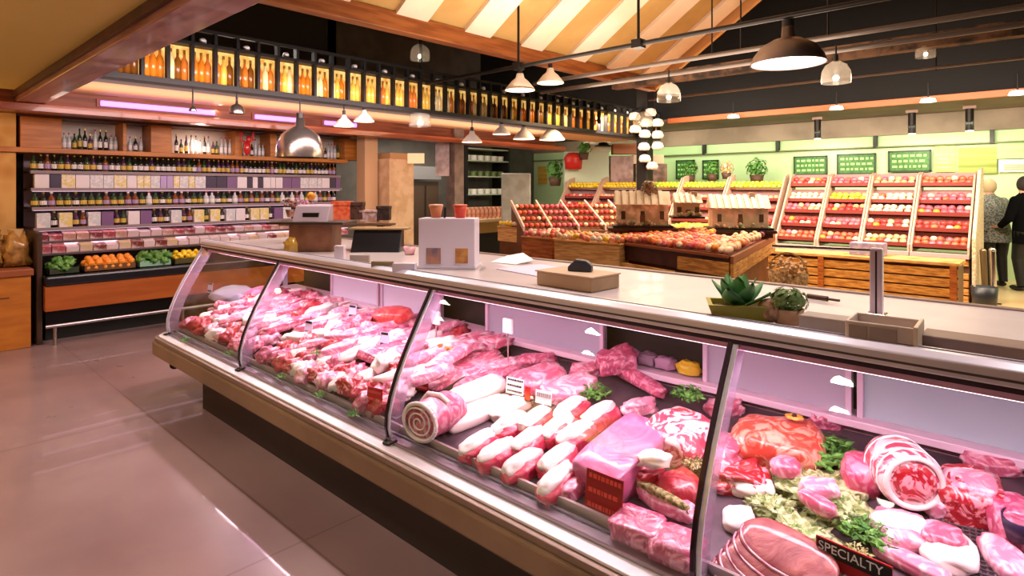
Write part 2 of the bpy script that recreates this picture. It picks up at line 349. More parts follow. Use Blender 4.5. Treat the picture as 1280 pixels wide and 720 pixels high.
# ---------------------------------------------------------------- meat
TILT = math.atan(DKS)
def sup(e):
    def f(d):
        g = lambda v: math.copysign(abs(v)**e, v); return Vector((g(d.x), g(d.y), g(d.z)))
    return f
def blob(L, W, Hh, seed, amp=.12, e=.7, nu=26, nv=16, freq=2.2, flat=True, cut=None):
    sp = sup(e); off = Vector((seed*3.17, seed*1.7, seed*.9))
    def fn(d):
        q = sp(d); k = 1+amp*noise.noise(d*freq+off)*1.6+amp*.4*noise.noise(d*freq*3+off)
        q = q*(k+amp*.25*noise.noise(d*freq*6+off))
        if flat and q.z < -.55: q.z = -.55
        if cut is not None: q.x = max(-cut, min(cut, q.x))
        return q
    return MB().ball((0, 0, Hh*.275), (L/2, W/2, Hh*.5), nu, nv, fn)
def place(o, p, ang, dz=0, roll=0, extra=None):
    p = Vector(p); z = deckz(p.y)+dz
    o.matrix_world = Matrix.Translation((p.x, p.y, z)) @ Matrix.Rotation(TILT, 4, 'X') @ Matrix.Rotation(ang, 4, 'Z') @ (extra or Matrix.Rotation(roll, 4, 'X'))
    return o
def mpp(px, py): p = ondeck(px, py); return (p.x*FX+p.y*FY)/FPX
pork = meatmat('pork_pink', 'c25270', 'ecaabd', 8)
pork2 = meatmat('pork_rose', 'b04064', 'e08ca6', 12)
pork3 = meatmat('pork_pale', 'd57c98', 'f2ccd6', 7)
veal = meatmat('veal_red', '9c1c2a', 'd8606c', 12, .5, .75)
beef = meatmat('beef_marbled', 'a81426', 'ee98a4', 7, .5, .58, 4)
rib = meatmat('rib_marbled', 'c03c58', 'f4ccd0', 6, .46, .54, 3.5)
fatm = mat('fat_cream', 'ecdcd8', .35, 0, 'dca8b0', 9, .3, coat=.3, lo=.5, hi=.8)
orange_meat = meatmat('marinated_orange', 'cc4838', 'eea08c', 7, .45, .6, 3)
smoked = meatmat('smoked_slice', '8c3438', 'bc6860', 6, .4, .7, rough=.5)
crumb = mat('herb_crumb', '6d6e30', .9, 0, 'c9b68a', 60, 1, lo=.4, hi=.6)
leaf = mat('parsley_green', '3f7a2a', .6, 0, '6ea848', 30)
leafp = mat('herb_pale', '7a9a50', .7, 0, 'c4d4a0', 30)
redm = mat('sign_red', 'b3121c', .45)
paper = mat('paper_white', 'f4eef0', .6)

def slab(name, label, px, py, lp, wp, hh, ang, m, cat='meat', fat=None, seed=None, e=.7, amp=.1, dz=0, group=None, parts=None):
    k = mpp(px, py); p = ondeck(px, py, hh*.5); seed = seed or R.random()*50
    o = obj(name, blob(lp*k, wp*k, hh, seed, amp, e), m); tag(o, label, cat, group); place(o, p, ang, dz)
    if fat:
        f = obj('fat_cap', blob(lp*k*.93, wp*k*fat, hh*.62, seed+.2, amp, e), fatm, o); f.location = (0, 0, hh*.42)
    return o
A = PI/2
# panel 3 (third pane)
o = slab('pork_belly', 'broad pink pork belly slab topped with orange mushrooms', 575, 458, 120, 62, .07, A*.62, pork, e=.45)
ch = thing('mushroom_garnish', 'orange chanterelle pieces scattered on the pork belly slab', 'garnish')
ch.location = ondeck(562, 440, .10)+Vector((0, 0, .01))
cm = mat('chanterelle', 'e8902a', .6, 0, 'f4b45a', 20)
for k in range(9):
    obj('mushroom', MB().lathe([(.004, 0), (.006, .008), (.016, .018), (.012, .016)], 8, (R.uniform(-.07, .07), R.uniform(-.025, .025), R.uniform(0, .01))), cm, ch)
slab('pork_fillet', 'rosy pork fillet lying along the edge of the mushroom topped slab', 600, 470, 110, 26, .05, A*.62, pork2)
slab('pork_fillet', 'dark rose pork fillet beside the black price rail under the rear sill', 560, 448, 90, 18, .05, A*.3, pork2, dz=.03)
# rolled pancetta
k = mpp(533, 525)
pan = thing('rolled_pancetta', 'large rolled pink pancetta with pale rind beside the second glass strut', 'meat')
q = ondeck(546, 522, .07); pan.matrix_world = Matrix.Translation((q.x, q.y, deckz(q.y)+.085)) @ Matrix.Rotation(.15, 4, 'Z')
def rollshape(r, L, squash=.85):
    mb = MB(); n = 28; prof = [(0, -L/2-.006), (r*.6, -L/2-.004), (r*.93, -L/2), (r, -L/2+.02), (r*1.02, 0), (r, L/2-.02), (r*.93, L/2), (r*.6, L/2+.004), (0, L/2+.006)]
    vs = []
    for rr, y in prof:
        for i in range(n):
            a = 2*PI*i/n; kk = rr*(1+.05*noise.noise(Vector((math.cos(a)*2, math.sin(a)*2, y*20)))); vs.append((kk*math.cos(a), y, kk*math.sin(a)*squash))
    return mb.add(vs, [(j*n+i, j*n+(i+1) % n, (j+1)*n+(i+1) % n, (j+1)*n+i) for j in range(len(prof)-1) for i in range(n)], True)
obj('rolled_meat', rollshape(.095, .22), pork, pan)
sp = MB(); pts = []
for i in range(60): a = i*.32; r = .012+.085*i/60; pts.append((r*math.cos(a), -.122, r*math.sin(a)*.85))
obj('spiral_fat', sp.tube(pts, .004, 6), fatm, pan)
rim = MB(); pts = [(.094*math.cos(2*PI*i/28), -.112, .094*math.sin(2*PI*i/28)*.85) for i in range(29)]
obj('rind', rim.tube(pts, .010, 8), fatm, pan)
obj('side_rind', MB().tube([(-.09, .0, .04), (-.05, .0, .085), (.02, .0, .09), (.07, .0, .065)], .012, 8), fatm, pan)
slab('fat_slab', 'white slab of back fat behind the rolled pancetta', 590, 488, 95, 42, .07, A*.8, fatm, e=.6)
slab('fat_slab', 'second white slab of back fat between the pancetta and the price tags', 598, 512, 92, 38, .06, A*.8, fatm, e=.6)
slab('fat_slab', 'narrow white slab of fat in front of the price tags', 640, 505, 60, 30, .06, A*.85, fatm, e=.6)
slab('ham_joint', 'smooth pink ham joint with a peaked top behind the price tags', 672, 468, 75, 50, .12, A*.6, pork, e=.8)
slab('ham_joint', 'flatter pale pink ham joint beside the upright parsley', 712, 480, 75, 46, .09, A*.6, pork3, e=.7)
names = ['nearest the rolled pancetta', 'second along the front edge', 'third along the front edge', 'beside the red price sign at the front', 'behind the first front piece', 'in the middle of the rows',
         'touching the tall pink block', 'under the white price card', 'in front of the leaning parsley', 'between parsley and pink block', 'behind the tall pink block corner', 'just before the price cards']
cuts = [(600, 552), (624, 563), (656, 576), (700, 597), (640, 528), (664, 548), (700, 571), (672, 522), (716, 508), (752, 515), (722, 540), (700, 532)]
proto = None
for (px, py), nm in zip(cuts, names):
    k = mpp(px, py); lab = 'white capped red sided rump piece, '+nm
    s = R.random()*40
    o = tag(obj('rump_cut', blob(.20, .105, .085, s, .12, .75), MATS['rump_red'] if 'rump_red' in MATS else meatmat('rump_red', 'cc3552', 'ea8096', 9, .5, .8)), lab, 'meat', 'white capped rump pieces')
    f = obj('fat_cap', blob(.185, .082, .06, s+.3, .12, .75), fatm, o); f.location = (0, .006, .032)
    place(o, ondeck(px, py, .05), A*.93+R.uniform(-.12, .12))
# tall pink block with red sign
q0 = ondeck(772, 590, 0)
blk = slab('pork_loin_block', 'tall smooth pink pork loin block behind the red price sign', 768, 552, 66, 54, .0, 0, pork) if 0 else None
kb = mpp(770, 560); pb = ondeck(784, 564, .06)
bl = obj('pork_loin_block', blob(.40, .24, .15, 3.3, .05, .35), meatmat('loin_skin', 'c05c88', 'd880a4', 5, .4, .7)); tag(bl, 'tall smooth pink pork loin block behind the red price sign', 'meat'); place(bl, pb, A*.95)
def sign(name, label, px, py, w, h, ang, m, words=None, txtm=None, band=None, cat='price sign', dz=.0, lean=.12, lines=0, pz=None):
    p = ondeck(px, py, dz+h/2) if pz is None else pz
    t = thing(name, label, cat); t.matrix_world = Matrix.Translation((p.x, p.y, deckz(p.y)+dz)) @ Matrix.Rotation(ang, 4, 'Z') @ Matrix.Rotation(-lean, 4, 'X')
    obj('card', MB().box(-w/2, w/2, -.002, .002, 0, h), m, t)
    if band: obj('header_band', MB().box(-w/2+.004, w/2, -.0035, -.002, h*.66, h*.97), band, t)
    obj('stand', MB().box(-w/2, w/2, 0, .03, -.004, .002), darkm, t)
    if words:
        for txt, x, z, size in words:
            cu = bpy.data.curves.new('lettering', 'FONT'); cu.body = txt; cu.size = size; cu.extrude = .0006; cu.materials.append(txtm or paper)
            tmp = bpy.data.objects.new('tmp', cu); me = bpy.data.meshes.new_from_object(tmp); bpy.data.objects.remove(tmp); f = bpy.data.objects.new('lettering', me); COL.objects.link(f); f.parent = t; f.location = (x, -.0045, z); f.rotation_euler = (PI/2, 0, 0)
    if lines:
        mb = MB()
        for r in range(lines):
            x = -w*.42; z = h*(.82-.68*r/max(1, lines-1)) if lines > 1 else h*.5
            while x < w*.38:
                l = R.uniform(.03, .12)*w; mb.box(x, min(x+l, w*.45), -.0036, -.002, z, z+h*.4/lines*.8); x += l+.03*w
        obj('lettering', mb, txtm or paper, t)
    return t
sign('price_sign', 'square red price sign standing against the tall pink pork block', 751, 600, .15, .14, .0, mat('sign_red_dark', 'a31a1c', .4, 0, '8c1418', 6), lines=3, txtm=mat('sign_text_red', 'e8483c', .5), pz=ondeck(753, 646, .0))
# white front price tags
sign('price_tag', 'white price card with grey lettering in a black frame at the ham', 643, 483, .10, .075, .15, paper, lines=3, txtm=darkm, dz=.05)
sign('price_tag', 'smaller blank-looking white price card beside the red chip', 679, 497, .085, .06, .15, paper, lines=1, txtm=mat('grey_ink', '8c8488', .6), dz=.04)
sign('price_tag', 'red price chip between the two white cards', 659, 492, .03, .06, .15, redm, dz=.05)
sign('price_tag', 'red and black price card against the mushroom topped slab', 527, 480, .085, .06, .15, redm, band=black, lines=2, txtm=mat('sign_pink', 'f07a80', .5), dz=.03)
# panel 3 near end
def parsley(label, px, py, r, m=leaf, dz=.05, nleaf=150, flatk=.8, name='parsley_bunch'):
    p = ondeck(px, py, dz); mb = MB()
    for i in range(nleaf):
        d = Vector((R.gauss(0, 1), R.gauss(0, 1), abs(R.gauss(0, .8)))); d.normalize(); c = d*r*R.uniform(.35, 1); c.z *= flatk
        a = R.uniform(0, 2*PI); s = r*R.uniform(.10, .2); u = Vector((math.cos(a), math.sin(a), R.uniform(-.5, .5)))*s; w = d.cross(u).normalized()*s*.5
        mb.add([c-u, c+w, c+u*1.1, c-w, c+d*s*.25], [(0, 1, 4), (1, 2, 4), (2, 3, 4), (3, 0, 4), (3, 2, 1, 0)])
    for i in range(10): d = Vector((R.uniform(-1, 1), R.uniform(-1, 1), .8)).normalized(); mb.cyl((0, 0, 0), d*r*.8, .0015, .0015, 5)
    o = tag(obj(name, mb, m, loc=p-Vector((0, 0, r*.3))), label, 'garnish')
    if name == 'herb_heap': obj('herb_bed', blob(r*2.1, r*1.8, r*.9, R.random()*30, .35, .9, 40, 24, 5), mat('herb_bed', '7c8a4c', .9, 0, 'd0d4a4', 45, 1), o, (0, 0, -r*.25))
    return o
parsley('leafy green parsley sprig leaning behind the rump pieces', 745, 488, .075)
parsley('curly parsley bunch on top of the marbled rib roast', 860, 490, .075, dz=.10)
slab('rib_roast', 'thick marbled rib roast with white fat seams under the curly parsley', 853, 535, 80, 78, .16, A*.9, rib, e=.6)
parsley('olive herb crust patch on the side of the rib roast', 868, 575, .05, crumb, .06, 220, .6, 'herb_crust')
parsley('small olive herb patch between pink block and rib roast', 820, 553, .03, crumb, .08, 120, .6, 'herb_crust')
slab('beef_chunk', 'dark red beef chunk under the rib roast by the glass strut', 850, 602, 52, 48, .10, A*.7, veal)
slab('beef_chunk', 'bright red beef cube beside the folded white paper', 812, 590, 36, 34, .10, A*.7, beef, e=.5)
fp = obj('butcher_paper', blob(.11, .07, .05, 12, .4, .8, 12, 8, 2), paper)
tag(fp, 'folded white paper between the tall pink block and red beef cube', 'paper'); place(fp, ondeck(818, 573, .13), .4, .115)
for i, (px, py, l, w_, m_, nm, a_) in enumerate(((530, 430, 60, 26, pork2, 'rosy loin end at the back corner by the second strut', .5), (625, 455, 60, 24, pork3, 'pale pink loin end behind the mushroom slab', .8), (668, 447, 54, 20, pork2, 'rosy loin end just under the lilac rear door', .6),
   (735, 458, 40, 22, pork, 'small pink loin end beside the leaning shoulder cut', .7), (800, 505, 46, 24, pork3, 'pale cut tucked behind the tall pink block', .9), (1035, 520, 40, 22, pork2, 'rosy cut between marinated roast and rear wall', .3), (1240, 575, 60, 26, pork, 'pink cut behind the squarish tied roast', .3), (905, 505, 46, 26, pork, 'pink cut behind the third strut at the rear wall', .5))):
    slab('loin_end', nm, px, py, l, w_, .07, a_, m_, amp=.2)
# hanging cut by rear window
slab('shoulder_cut', 'knobbly pink shoulder cut leaning at the open rear hatch', 772, 462, 44, 34, .12, A*.5, pork2, amp=.3, dz=.07)
slab('shoulder_cut', 'long thin pink cut trailing down from the rear hatch', 800, 482, 90, 18, .06, -.35, pork2, dz=.04)
slab('crumbed_roll', 'pale crumbed meat roll lying in front of the red beef', 833, 622, 84, 30, .06, -.15, pork3, e=.7)
slab('crumbed_roll', 'herb dusted strip resting along the pale crumbed roll', 828, 627, 78, 12, .045, -.15, crumb, e=.7, dz=.03)
slab('steak_block', 'square rosy steak block at the front rail beside the red sign', 800, 654, 62, 48, .085, .05, pork2, e=.4)
slab('steak_block', 'square rosy steak block at the front rail against the third strut', 848, 678, 60, 52, .085, .05, pork2, e=.4)
slab('steak_block', 'small pink offcut under the corner of the red price sign', 715, 606, 40, 26, .07, A*.9, pork)
# panel 4
slab('marinated_roast', 'orange pink marinated roast with ties near the third strut', 973, 543, 104, 74, .15, .2, orange_meat, e=.65, amp=.12)
r1 = thing('dried_flower', 'small orange dried flower garnish on the marinated roast', 'garnish'); r1.location = ondeck(993, 521, .14)
for k in range(6):
    a = k*PI/3; obj('petal', MB().ball((.02*math.cos(a), .02*math.sin(a), 0), (.014, .014, .006), 8, 5), cm, r1)
obj('flower_eye', MB().ball((0, 0, .005), .009, 8, 5), wood_dark, r1)
slab('beef_chunk', 'deep red beef trimmings in front of the marinated roast', 925, 590, 70, 50, .08, .4, beef, amp=.3)
slab('pork_rib_strip', 'pink rib strip pressed against the inside of the third strut', 905, 560, 40, 70, .10, .2, pork, amp=.2)
slab('veal_shank', 'purplish pink veal shank at the parsley side of the round roast', 1078, 582, 44, 56, .12, .3, meatmat('shank', 'd4446e', 'f09ab4', 8, .45, .6, 3), e=.7)
# round tied roast
rr = thing('tied_round_roast', 'round tied beef roast with deep red cut face and fat ring', 'meat')
q = ondeck(1128, 590, .09); rr.matrix_world = Matrix.Translation((q.x, q.y, deckz(q.y)+.095)) @ Matrix.Rotation(.55, 4, 'Z')
obj('roast_body', rollshape(.092, .16, .98), rib, rr)
obj('cut_face', rollshape(.066, .174, .95), beef, rr)
ring = MB(); obj('fat_ring', ring.tube([(.078*math.cos(2*PI*i/26), -.084, .076*math.sin(2*PI*i/26)) for i in range(27)], .009, 8), fatm, rr)
for k in range(3): obj('twine', MB().tube([(.093*math.cos(2*PI*i/26), -.05+.05*k, .091*math.sin(2*PI*i/26)) for i in range(27)], .003, 6), paper, rr)
slab('fat_slab', 'pink fat flap hanging off the round tied roast', 1172, 612, 34, 62, .09, .2, pork3)
tr = slab('tied_square_roast', 'squarish tied red roast with pale fat top beyond the round roast', 1215, 608, 66, 66, .15, .25, beef, e=.5)
f = obj('fat_cap', blob(.135, .135, .06, 9, .1, .6), pork3, tr); f.location = (0, 0, .075)
for k in (-1, 0, 1): obj('twine', MB().tube([(.078*math.cos(2*PI*i/22), k*.038, .05+.068*math.sin(2*PI*i/22)) for i in range(23)], .0025, 6), paper, tr)
slab('tied_square_roast', 'partly hidden tied roast at the dark bin end of the case', 1268, 640, 50, 60, .14, .25, pork2, e=.6)
parsley('dense dark parsley bunch beside the marinated roast', 1032, 560, .11, leaf, .05, 420)
parsley('dry olive herb heap in the middle of the fourth pane', 1020, 600, .13, mat('olive_herb', '8c9450', .8, 0, 'c8c088', 30), .02, 500, .45, 'herb_heap')
parsley('green herb bed in front of the pink slices', 1000, 660, .11, leafp, .02, 420, .45, 'herb_heap')
parsley('bright green sprig beside the pale chop stack', 1085, 662, .075, leaf, .05, 250)
parsley('low mossy herb heap beside the pale fat slices', 965, 628, .07, leafp, .03, 260, .5, 'herb_heap')
parsley('pale green herb heap between the pale chops and the round roast', 1055, 630, .09, leafp, .03, 420, .5, 'herb_heap')
parsley('olive herb tuft above the black header price sign', 1068, 690, .05, MATS['olive_herb'], .05, 160)
slab('fat_slab', 'creamy white fat slice among the pale herbs', 942, 605, 52, 30, .06, .3, fatm)
slab('fat_slab', 'thin white fat piece at the foot of the third strut', 925, 645, 40, 40, .05, .5, fatm)
slab('pork_medallion', 'small rosy medallion on the olive herbs', 983, 597, 34, 28, .06, .5, pork, dz=.05)
slab('pork_medallion', 'pink medallion slice lying on the green herb bed', 1025, 628, 44, 30, .05, .4, pork3, dz=.06)
slab('pork_medallion', 'pink wedge slice below the first medallion on the herbs', 1022, 648, 50, 20, .05, -.4, pork, dz=.06)
slab('pale_chop', 'large pale veal chop with white bone behind the header sign', 1125, 655, 66, 66, .07, .3, pork3, e=.8, fat=.5)
ch2 = slab('pale_chop', 'pink eyed pale chop next to the steel mesh mat', 1185, 682, 62, 70, .06, .2, fatm, e=.75)
f = obj('lean_eye', blob(.11, .09, .05, 4, .1, .8), pork, ch2); f.location = (-.01, .03, .025)
slab('pale_chop', 'long pale fat strip in front of the pink eyed chop', 1140, 700, 90, 26, .05, -.2, pork3)
slab('ham_slice_end', 'pale pink ham wedge at the dark bin end', 1255, 690, 40, 70, .06, .6, pork3)
dc = tag(obj('dark_cup', MB().lathe([(0, 0), (.035, 0), (.04, .06), (.036, .06), (.03, .008)], 16), mat('dark_plum', '2a1a3a', .4)), 'small dark plum cup on the pale ham wedge', 'cup'); place(dc, ondeck(1274, 665, .06), 0, .05)
for k in range(5):
    p = ondeck(958, 722, .0)
    s = tag(obj('smoked_slice', blob(.29, .15, .022, 5+k*.1, .05, .9, 30, 10), smoked), 'folded brown pink smoked slice, %s of the fanned front stack' % ['lowest', 'second', 'middle', 'fourth', 'topmost'][k], 'meat', 'fanned smoked slices'); place(s, p+Vector((.012*k, .022*k-.06, 0)), -.25, .01+.016*k, .2)
    obj('slice_rim', MB().tube([(.142*math.cos(t*PI/12), -.073*math.sin(t*PI/12), .008) for t in range(0, 13)], .004, 6), pork3, s)
hs = ondeck(1068, 706, .05)
sign('price_sign', 'red price sign with black header band and white capitals', 1075, 706, .19, .13, -.12, redm, [('SPECIALTY', -.088, .098, .034), ('Dry', -.08, .03, .06)], paper, black, lean=.0, dz=0, pz=ondeck(1066, 748))
# steel mesh mat
mm = MB(); 
for i in range(15): mm.box(-.11+i*.0157, -.106+i*.0157, -.15, .15, 0, .004)
for i in range(20): mm.box(-.11, .114, -.15+i*.0158, -.146+i*.0158, .002, .006)
mp_ = tag(obj('mesh_mat', mm, mat('mesh_steel', '8c8088', .35, .8)), 'dark steel mesh mat showing beside the pink eyed chop', 'mat'); place(mp_, ondeck(1222, 692), .15, .004)

for i, (px, py) in enumerate(((232, 424), (285, 442), (352, 470), (400, 492), (442, 516), (395, 440))):
    parsley('small green garnish sprig at the front of the pink heap, %s' % ['by the end glass', 'before the first strut', 'after the first strut', 'middle of the second pane', 'near the red card', 'on the second heap'][i], px, py, .04, leaf, .05 if i < 5 else .14, 60)
# serving trays under the heaps
TR = []
for i, (a, b, nm) in enumerate(((-5.12, -4.52, 'the end glass'), (-4.48, -3.9, 'the first strut'), (-3.80, -3.05, 'the second pane, far half'), (-3.01, -2.32, 'the second pane, near half'))):
    mb = MB().box(a, b, -.0, .80, 0, .006).box(a, b, -.0, .008, 0, .04).box(a, a+.008, 0, .8, 0, .04).box(b-.008, b, 0, .8, 0, .04).box(a, b, .792, .8, 0, .04)
    o = obj('meat_tray', mb, mat('tray_black', '2a2226', .35)); tag(o, 'black tray under the pink meat heap at '+nm, 'tray'); o.matrix_world = Matrix.Translation((0, 1.70, deckz(1.70)+.002)) @ Matrix.Rotation(TILT, 4, 'X')
# heaps behind first two panes
strips = []
for s in range(6): strips.append(blob(R.uniform(.24, .32), R.uniform(.07, .10), .07, s*7+1, .25, .75, 22, 12).mesh('pork_strip'))
lumps = []
for s in range(5): lumps.append(blob(R.uniform(.13, .17), R.uniform(.10, .13), .09, s*5+2, .3, .8, 22, 12).mesh('meat_lump'))
for me in strips+lumps: me.materials.append(pork)
heapm = [pork, pork, pork2, pork3, pork3, fatm]
lump_m = [pork, pork3, fatm, veal, beef, pork2]
def heap(x0, x1, pane):
    row = 0; y = 1.745
    while y < 2.50:
        x = x0+.07+R.uniform(0, .05); front = row < 2
        while x < x1-.05:
            rn = ['front', 'second', 'third', 'fourth', 'fifth', 'sixth', 'seventh', 'rear', 'rear'][row]
            if front or R.random() < .22:
                me = R.choice(lumps); m = R.choice(lump_m); nm = 'meat_chunk'; st = .105
                cn = {pork: 'pink', pork3: 'pale pink', fatm: 'white fatty', veal: 'dark red', beef: 'bright red', pork2: 'rosy'}[m]
                lab = '%s meat chunk in the %s row behind the %s glass pane' % (cn, rn, pane)
                ang = R.uniform(0, PI)
            else:
                me = R.choice(strips); m = R.choice(heapm); nm = 'pork_strip'; st = .15
                cn = {pork: 'pink', pork3: 'pale pink', fatm: 'white fatty', pork2: 'rosy'}[m]
                lab = '%s pork strip in the %s row behind the %s glass pane' % (cn, rn, pane)
                ang = R.gauss(1.0, .3)
            o = obj(nm, me, m); o.material_slots[0].link = 'OBJECT'; o.material_slots[0].material = m
            tag(o, lab, 'meat', lab+' heap'); 
            yy_ = y+R.uniform(-.02, .02)
            place(o, (x, yy_, 0), ang, .012+R.uniform(0, .03)+(.05 if 2 <= row <= 5 else .015)*(1 if not front else .6), R.uniform(-.2, .2))
            x += st*R.uniform(.85, 1.1)
        y += .10; row += 1
heap(-5.12, -3.9, 'first'); heap(-3.82, -2.33, 'second')
slab('bacon_joint', 'red glazed joint on top of the heap near the second strut', 492, 408, 52, 30, .10, .3, meatmat('bacon_red', 'd8353c', 'ee7a72', 7, .4, .7), dz=.10)
slab('bacon_joint', 'small round cut with white ring on top of the pink heap', 425, 405, 26, 26, .08, .3, pork3, dz=.09)
slab('liver_piece', 'lilac white wrapped piece at the back of the first pane', 290, 372, 60, 34, .10, .2, mat('lilac_wrap', 'c9b8dc', .3, coat=.5), dz=.06)
slab('liver_piece', 'magenta pink long piece at the back of the first pane', 330, 372, 44, 26, .09, .6, meatmat('magenta', 'c860a0', 'e090bc', 6), dz=.07)
sign('price_sign', 'red price card leaning in front of the heap by the second strut', 466, 505, .10, .15, .2, redm, lines=4, txtm=mat('sign_pink2', 'e85060', .5), dz=.0)
for i, (px, py) in enumerate(((262, 345), (385, 395), (480, 410), (440, 375))):
    sign('price_tag', 'small clear price card %s' % ['at the back of the first pane', 'in the dark gap behind the second pane', 'by the red glazed joint', 'in front of the lavender sliding door'][i], px, py+15, .07, .09, .2, mat('tag_lilac', 'cfc0dd', .2), lines=2, txtm=darkm, dz=.10)
# hanging rail tags inside third pane
for i, px in enumerate((635, 545)):
    p = onY(px, 405-10*i, 2.3)
    t = thing('rail_clip', 'white plastic clip hanging inside the case %s' % ['above the ham joint', 'at the second strut'][i], 'clip', p)
    obj('clip_body', MB().box(-.035, .035, -.01, .01, -.05, .03), white, t, None, .008); obj('clip_pin', MB().cyl((0, 0, -.05), (0, .0, -.20), .004), chrome, t)
# goods seen through the rear hatch
for i, (dx, c, cn) in enumerate(((0, 'd9b02a', 'yellow'), (-.12, 'a87a98', 'mauve'), (-.22, '8a6a80', 'grey violet'), (-.31, 'c08ab0', 'pink'))):
    o = obj('wrapped_pack', blob(.10, .08, .07, 20+i, .2, .7), mat('pack_'+c, c, .4)); tag(o, '%s wrapped pack on the rear sill seen through the open hatch' % cn, 'package'); o.location = (-1.30+dx, 2.60, .742)

# ================================================================ ON THE WORKTOP
ZT = 1.156
def wp(px, py): return onZ(px, py, ZT)
# cardboard box with dark holder
p = wp(722, 358); t = thing('cardboard_box', 'low tan cardboard box lying on the worktop under a dark stapler', 'box', p, -.05)
obj('carton', MB().box(-.17, .15, -.09, .11, 0, .06), mat('kraft', 'b59878', .7, 0, 'a88a6a', 4), t, None, .005); obj('lid_flap', MB().box(-.175, .155, -.095, .115, .06, .066), mat('kraft_lid', 'c6ab90', .7), t)
p2 = p+Vector((-.0, .02, .066)); o = tag(obj('tape_dispenser', MB().prism([(-.055, -.02, 0), (.055, -.02, 0), (.055, -.02, .03), (.03, -.02, .05), (-.02, -.02, .055), (-.055, -.02, .02)], (0, .045, 0)), mat('dark_blue', '363a4c', .4), loc=p2, bev=.006), 'dark blue tape dispenser standing on the tan cardboard box', 'dispenser'); o.rotation_euler = (0, 0, .4)
p = wp(672, 338); o = tag(obj('paper_sheet', MB().box(-.17, .17, -.15, .17, 0, .004), mat('lavender_paper', 'd9cfe6', .5), loc=p), 'pale lavender paper sheet lying flat on the worktop', 'paper'); o.rotation_euler = (0, 0, -.15)
p = wp(640, 328); o = tag(obj('paper_sheet', MB().add([(-.1,-.08,.002),(.09,-.07,.002),(.12,.06,.02),(.0,.10,.05),(-.09,.05,.03),(0,0,.03)], [(0,1,5),(1,2,5),(2,3,5),(3,4,5),(4,0,5),(4,3,2,1,0)]), paper, loc=p), 'crumpled white sheet between the carrier box and lavender paper', 'paper')
# white carrier box with pictures
p = wp(558, 335); bx = thing('carrier_box', 'tall white carton with two square pictures on its front', 'box', p, .62)
k = (p.x*FX+p.y*FY)/FPX
wd, hg = 72*k, 62*k
obj('carton', MB().box(-wd/2, wd/2, 0, .14, 0, hg), mat('carton_white', 'e6dcee', .45), bx, None, .004)
obj('picture', MB().box(-wd*.36, -wd*.10, -.003, 0, hg*.08, hg*.40), mat('pic1', 'c08a70', .5, 0, '7c6c7c', 14), bx); obj('picture', MB().box(wd*.16, wd*.38, -.003, 0, hg*.10, hg*.40), mat('pic2', 'd49a58', .5, 0, 'b0703a', 14), bx)
obj('base_tray', MB().box(-wd/2-.03, wd/2+.01, -.03, .17, -.0, .012), rail_m, bx, None, .003)
for i, (dx, c, nm) in enumerate(((-.08, 'e08a5c', 'orange paper'), (.06, 'e8503c', 'bright red'))):
    q = p+Vector((math.cos(.62)*dx-.04, math.sin(.62)*dx+.06, hg))
    cu = thing('tub', '%s tub standing on the white picture carton' % nm, 'tub', q)
    obj('cup', MB().lathe([(0, 0), (.026, 0), (.04, .07), (.036, .07), (.024, .006)], 18), mat('tub_'+c, c, .5), cu); obj('lid', MB().lathe([(0, .078), (.038, .076), (.043, .07), (.04, .066)], 18), mat('tublid_'+c, 'f0b090' if i == 0 else 'f08060', .4), cu)
o = tag(obj('marker_pen', MB().cyl((0, 0, 0), (.005, 0, .06), .006), black, loc=p+Vector((-.05, .03, hg))), 'black marker pen upright between the two tubs', 'pen')
p = wp(540, 330)
# pink small tray left of box
q = wp(512, 318); o = tag(obj('sample_pot', MB().lathe([(0, 0), (.03, 0), (.045, .05), (.04, .05), (.026, .008)], 18), mat('sample_pink', 'd88a98', .4, 0, 'f4d0d4', 20), loc=q), 'pink and white sample pot beside the white picture carton', 'pot')
# black sloped terminal
q = wp(470, 314); t = thing('till_terminal', 'black sloped till terminal with tan top on the worktop', 'terminal', q, .75)
obj('housing', MB().prism([(-.16, -.08, 0), (-.16, .10, 0), (-.16, .10, .15), (-.16, .02, .15)], (.34, 0, 0)), mat('till_black', '1e1b1d', .3), t, None, .006); obj('top_plate', MB().box(-.20, .22, .0, .16, .15, .162), mat('till_top', 'a8895c', .4), t, None, .004)
# low plates in front
for i, (px, py, c, nm) in enumerate(((478, 337, '8a7858', 'olive brown'), (450, 328, 'b0a098', 'stone grey'))):
    q = wp(px, py); tag(obj('display_tile', MB().box(-.06, .06, -.012, .012, 0, .045), mat('tile_'+c, c, .5), loc=q, bev=.003), '%s upright tile on the worktop before the till terminal' % nm, 'tile').rotation_euler = (0, 0, .65)
q = wp(425, 325); tag(obj('leaflet_holder', MB().box(-.03, .03, -.02, .02, 0, .09), mat('leaflet', 'e4d8ea', .4), loc=q, bev=.003), 'white leaflet holder beside the brown scale cabinet', 'holder').rotation_euler = (0, 0, .65)
q = wp(508, 342); tag(obj('leaflet_holder', MB().box(-.07, .05, -.02, .02, 0, .055), MATS['leaflet'], loc=q, bev=.003), 'low white card block between the olive tile and picture carton', 'holder').rotation_euler = (0, 0, .65)
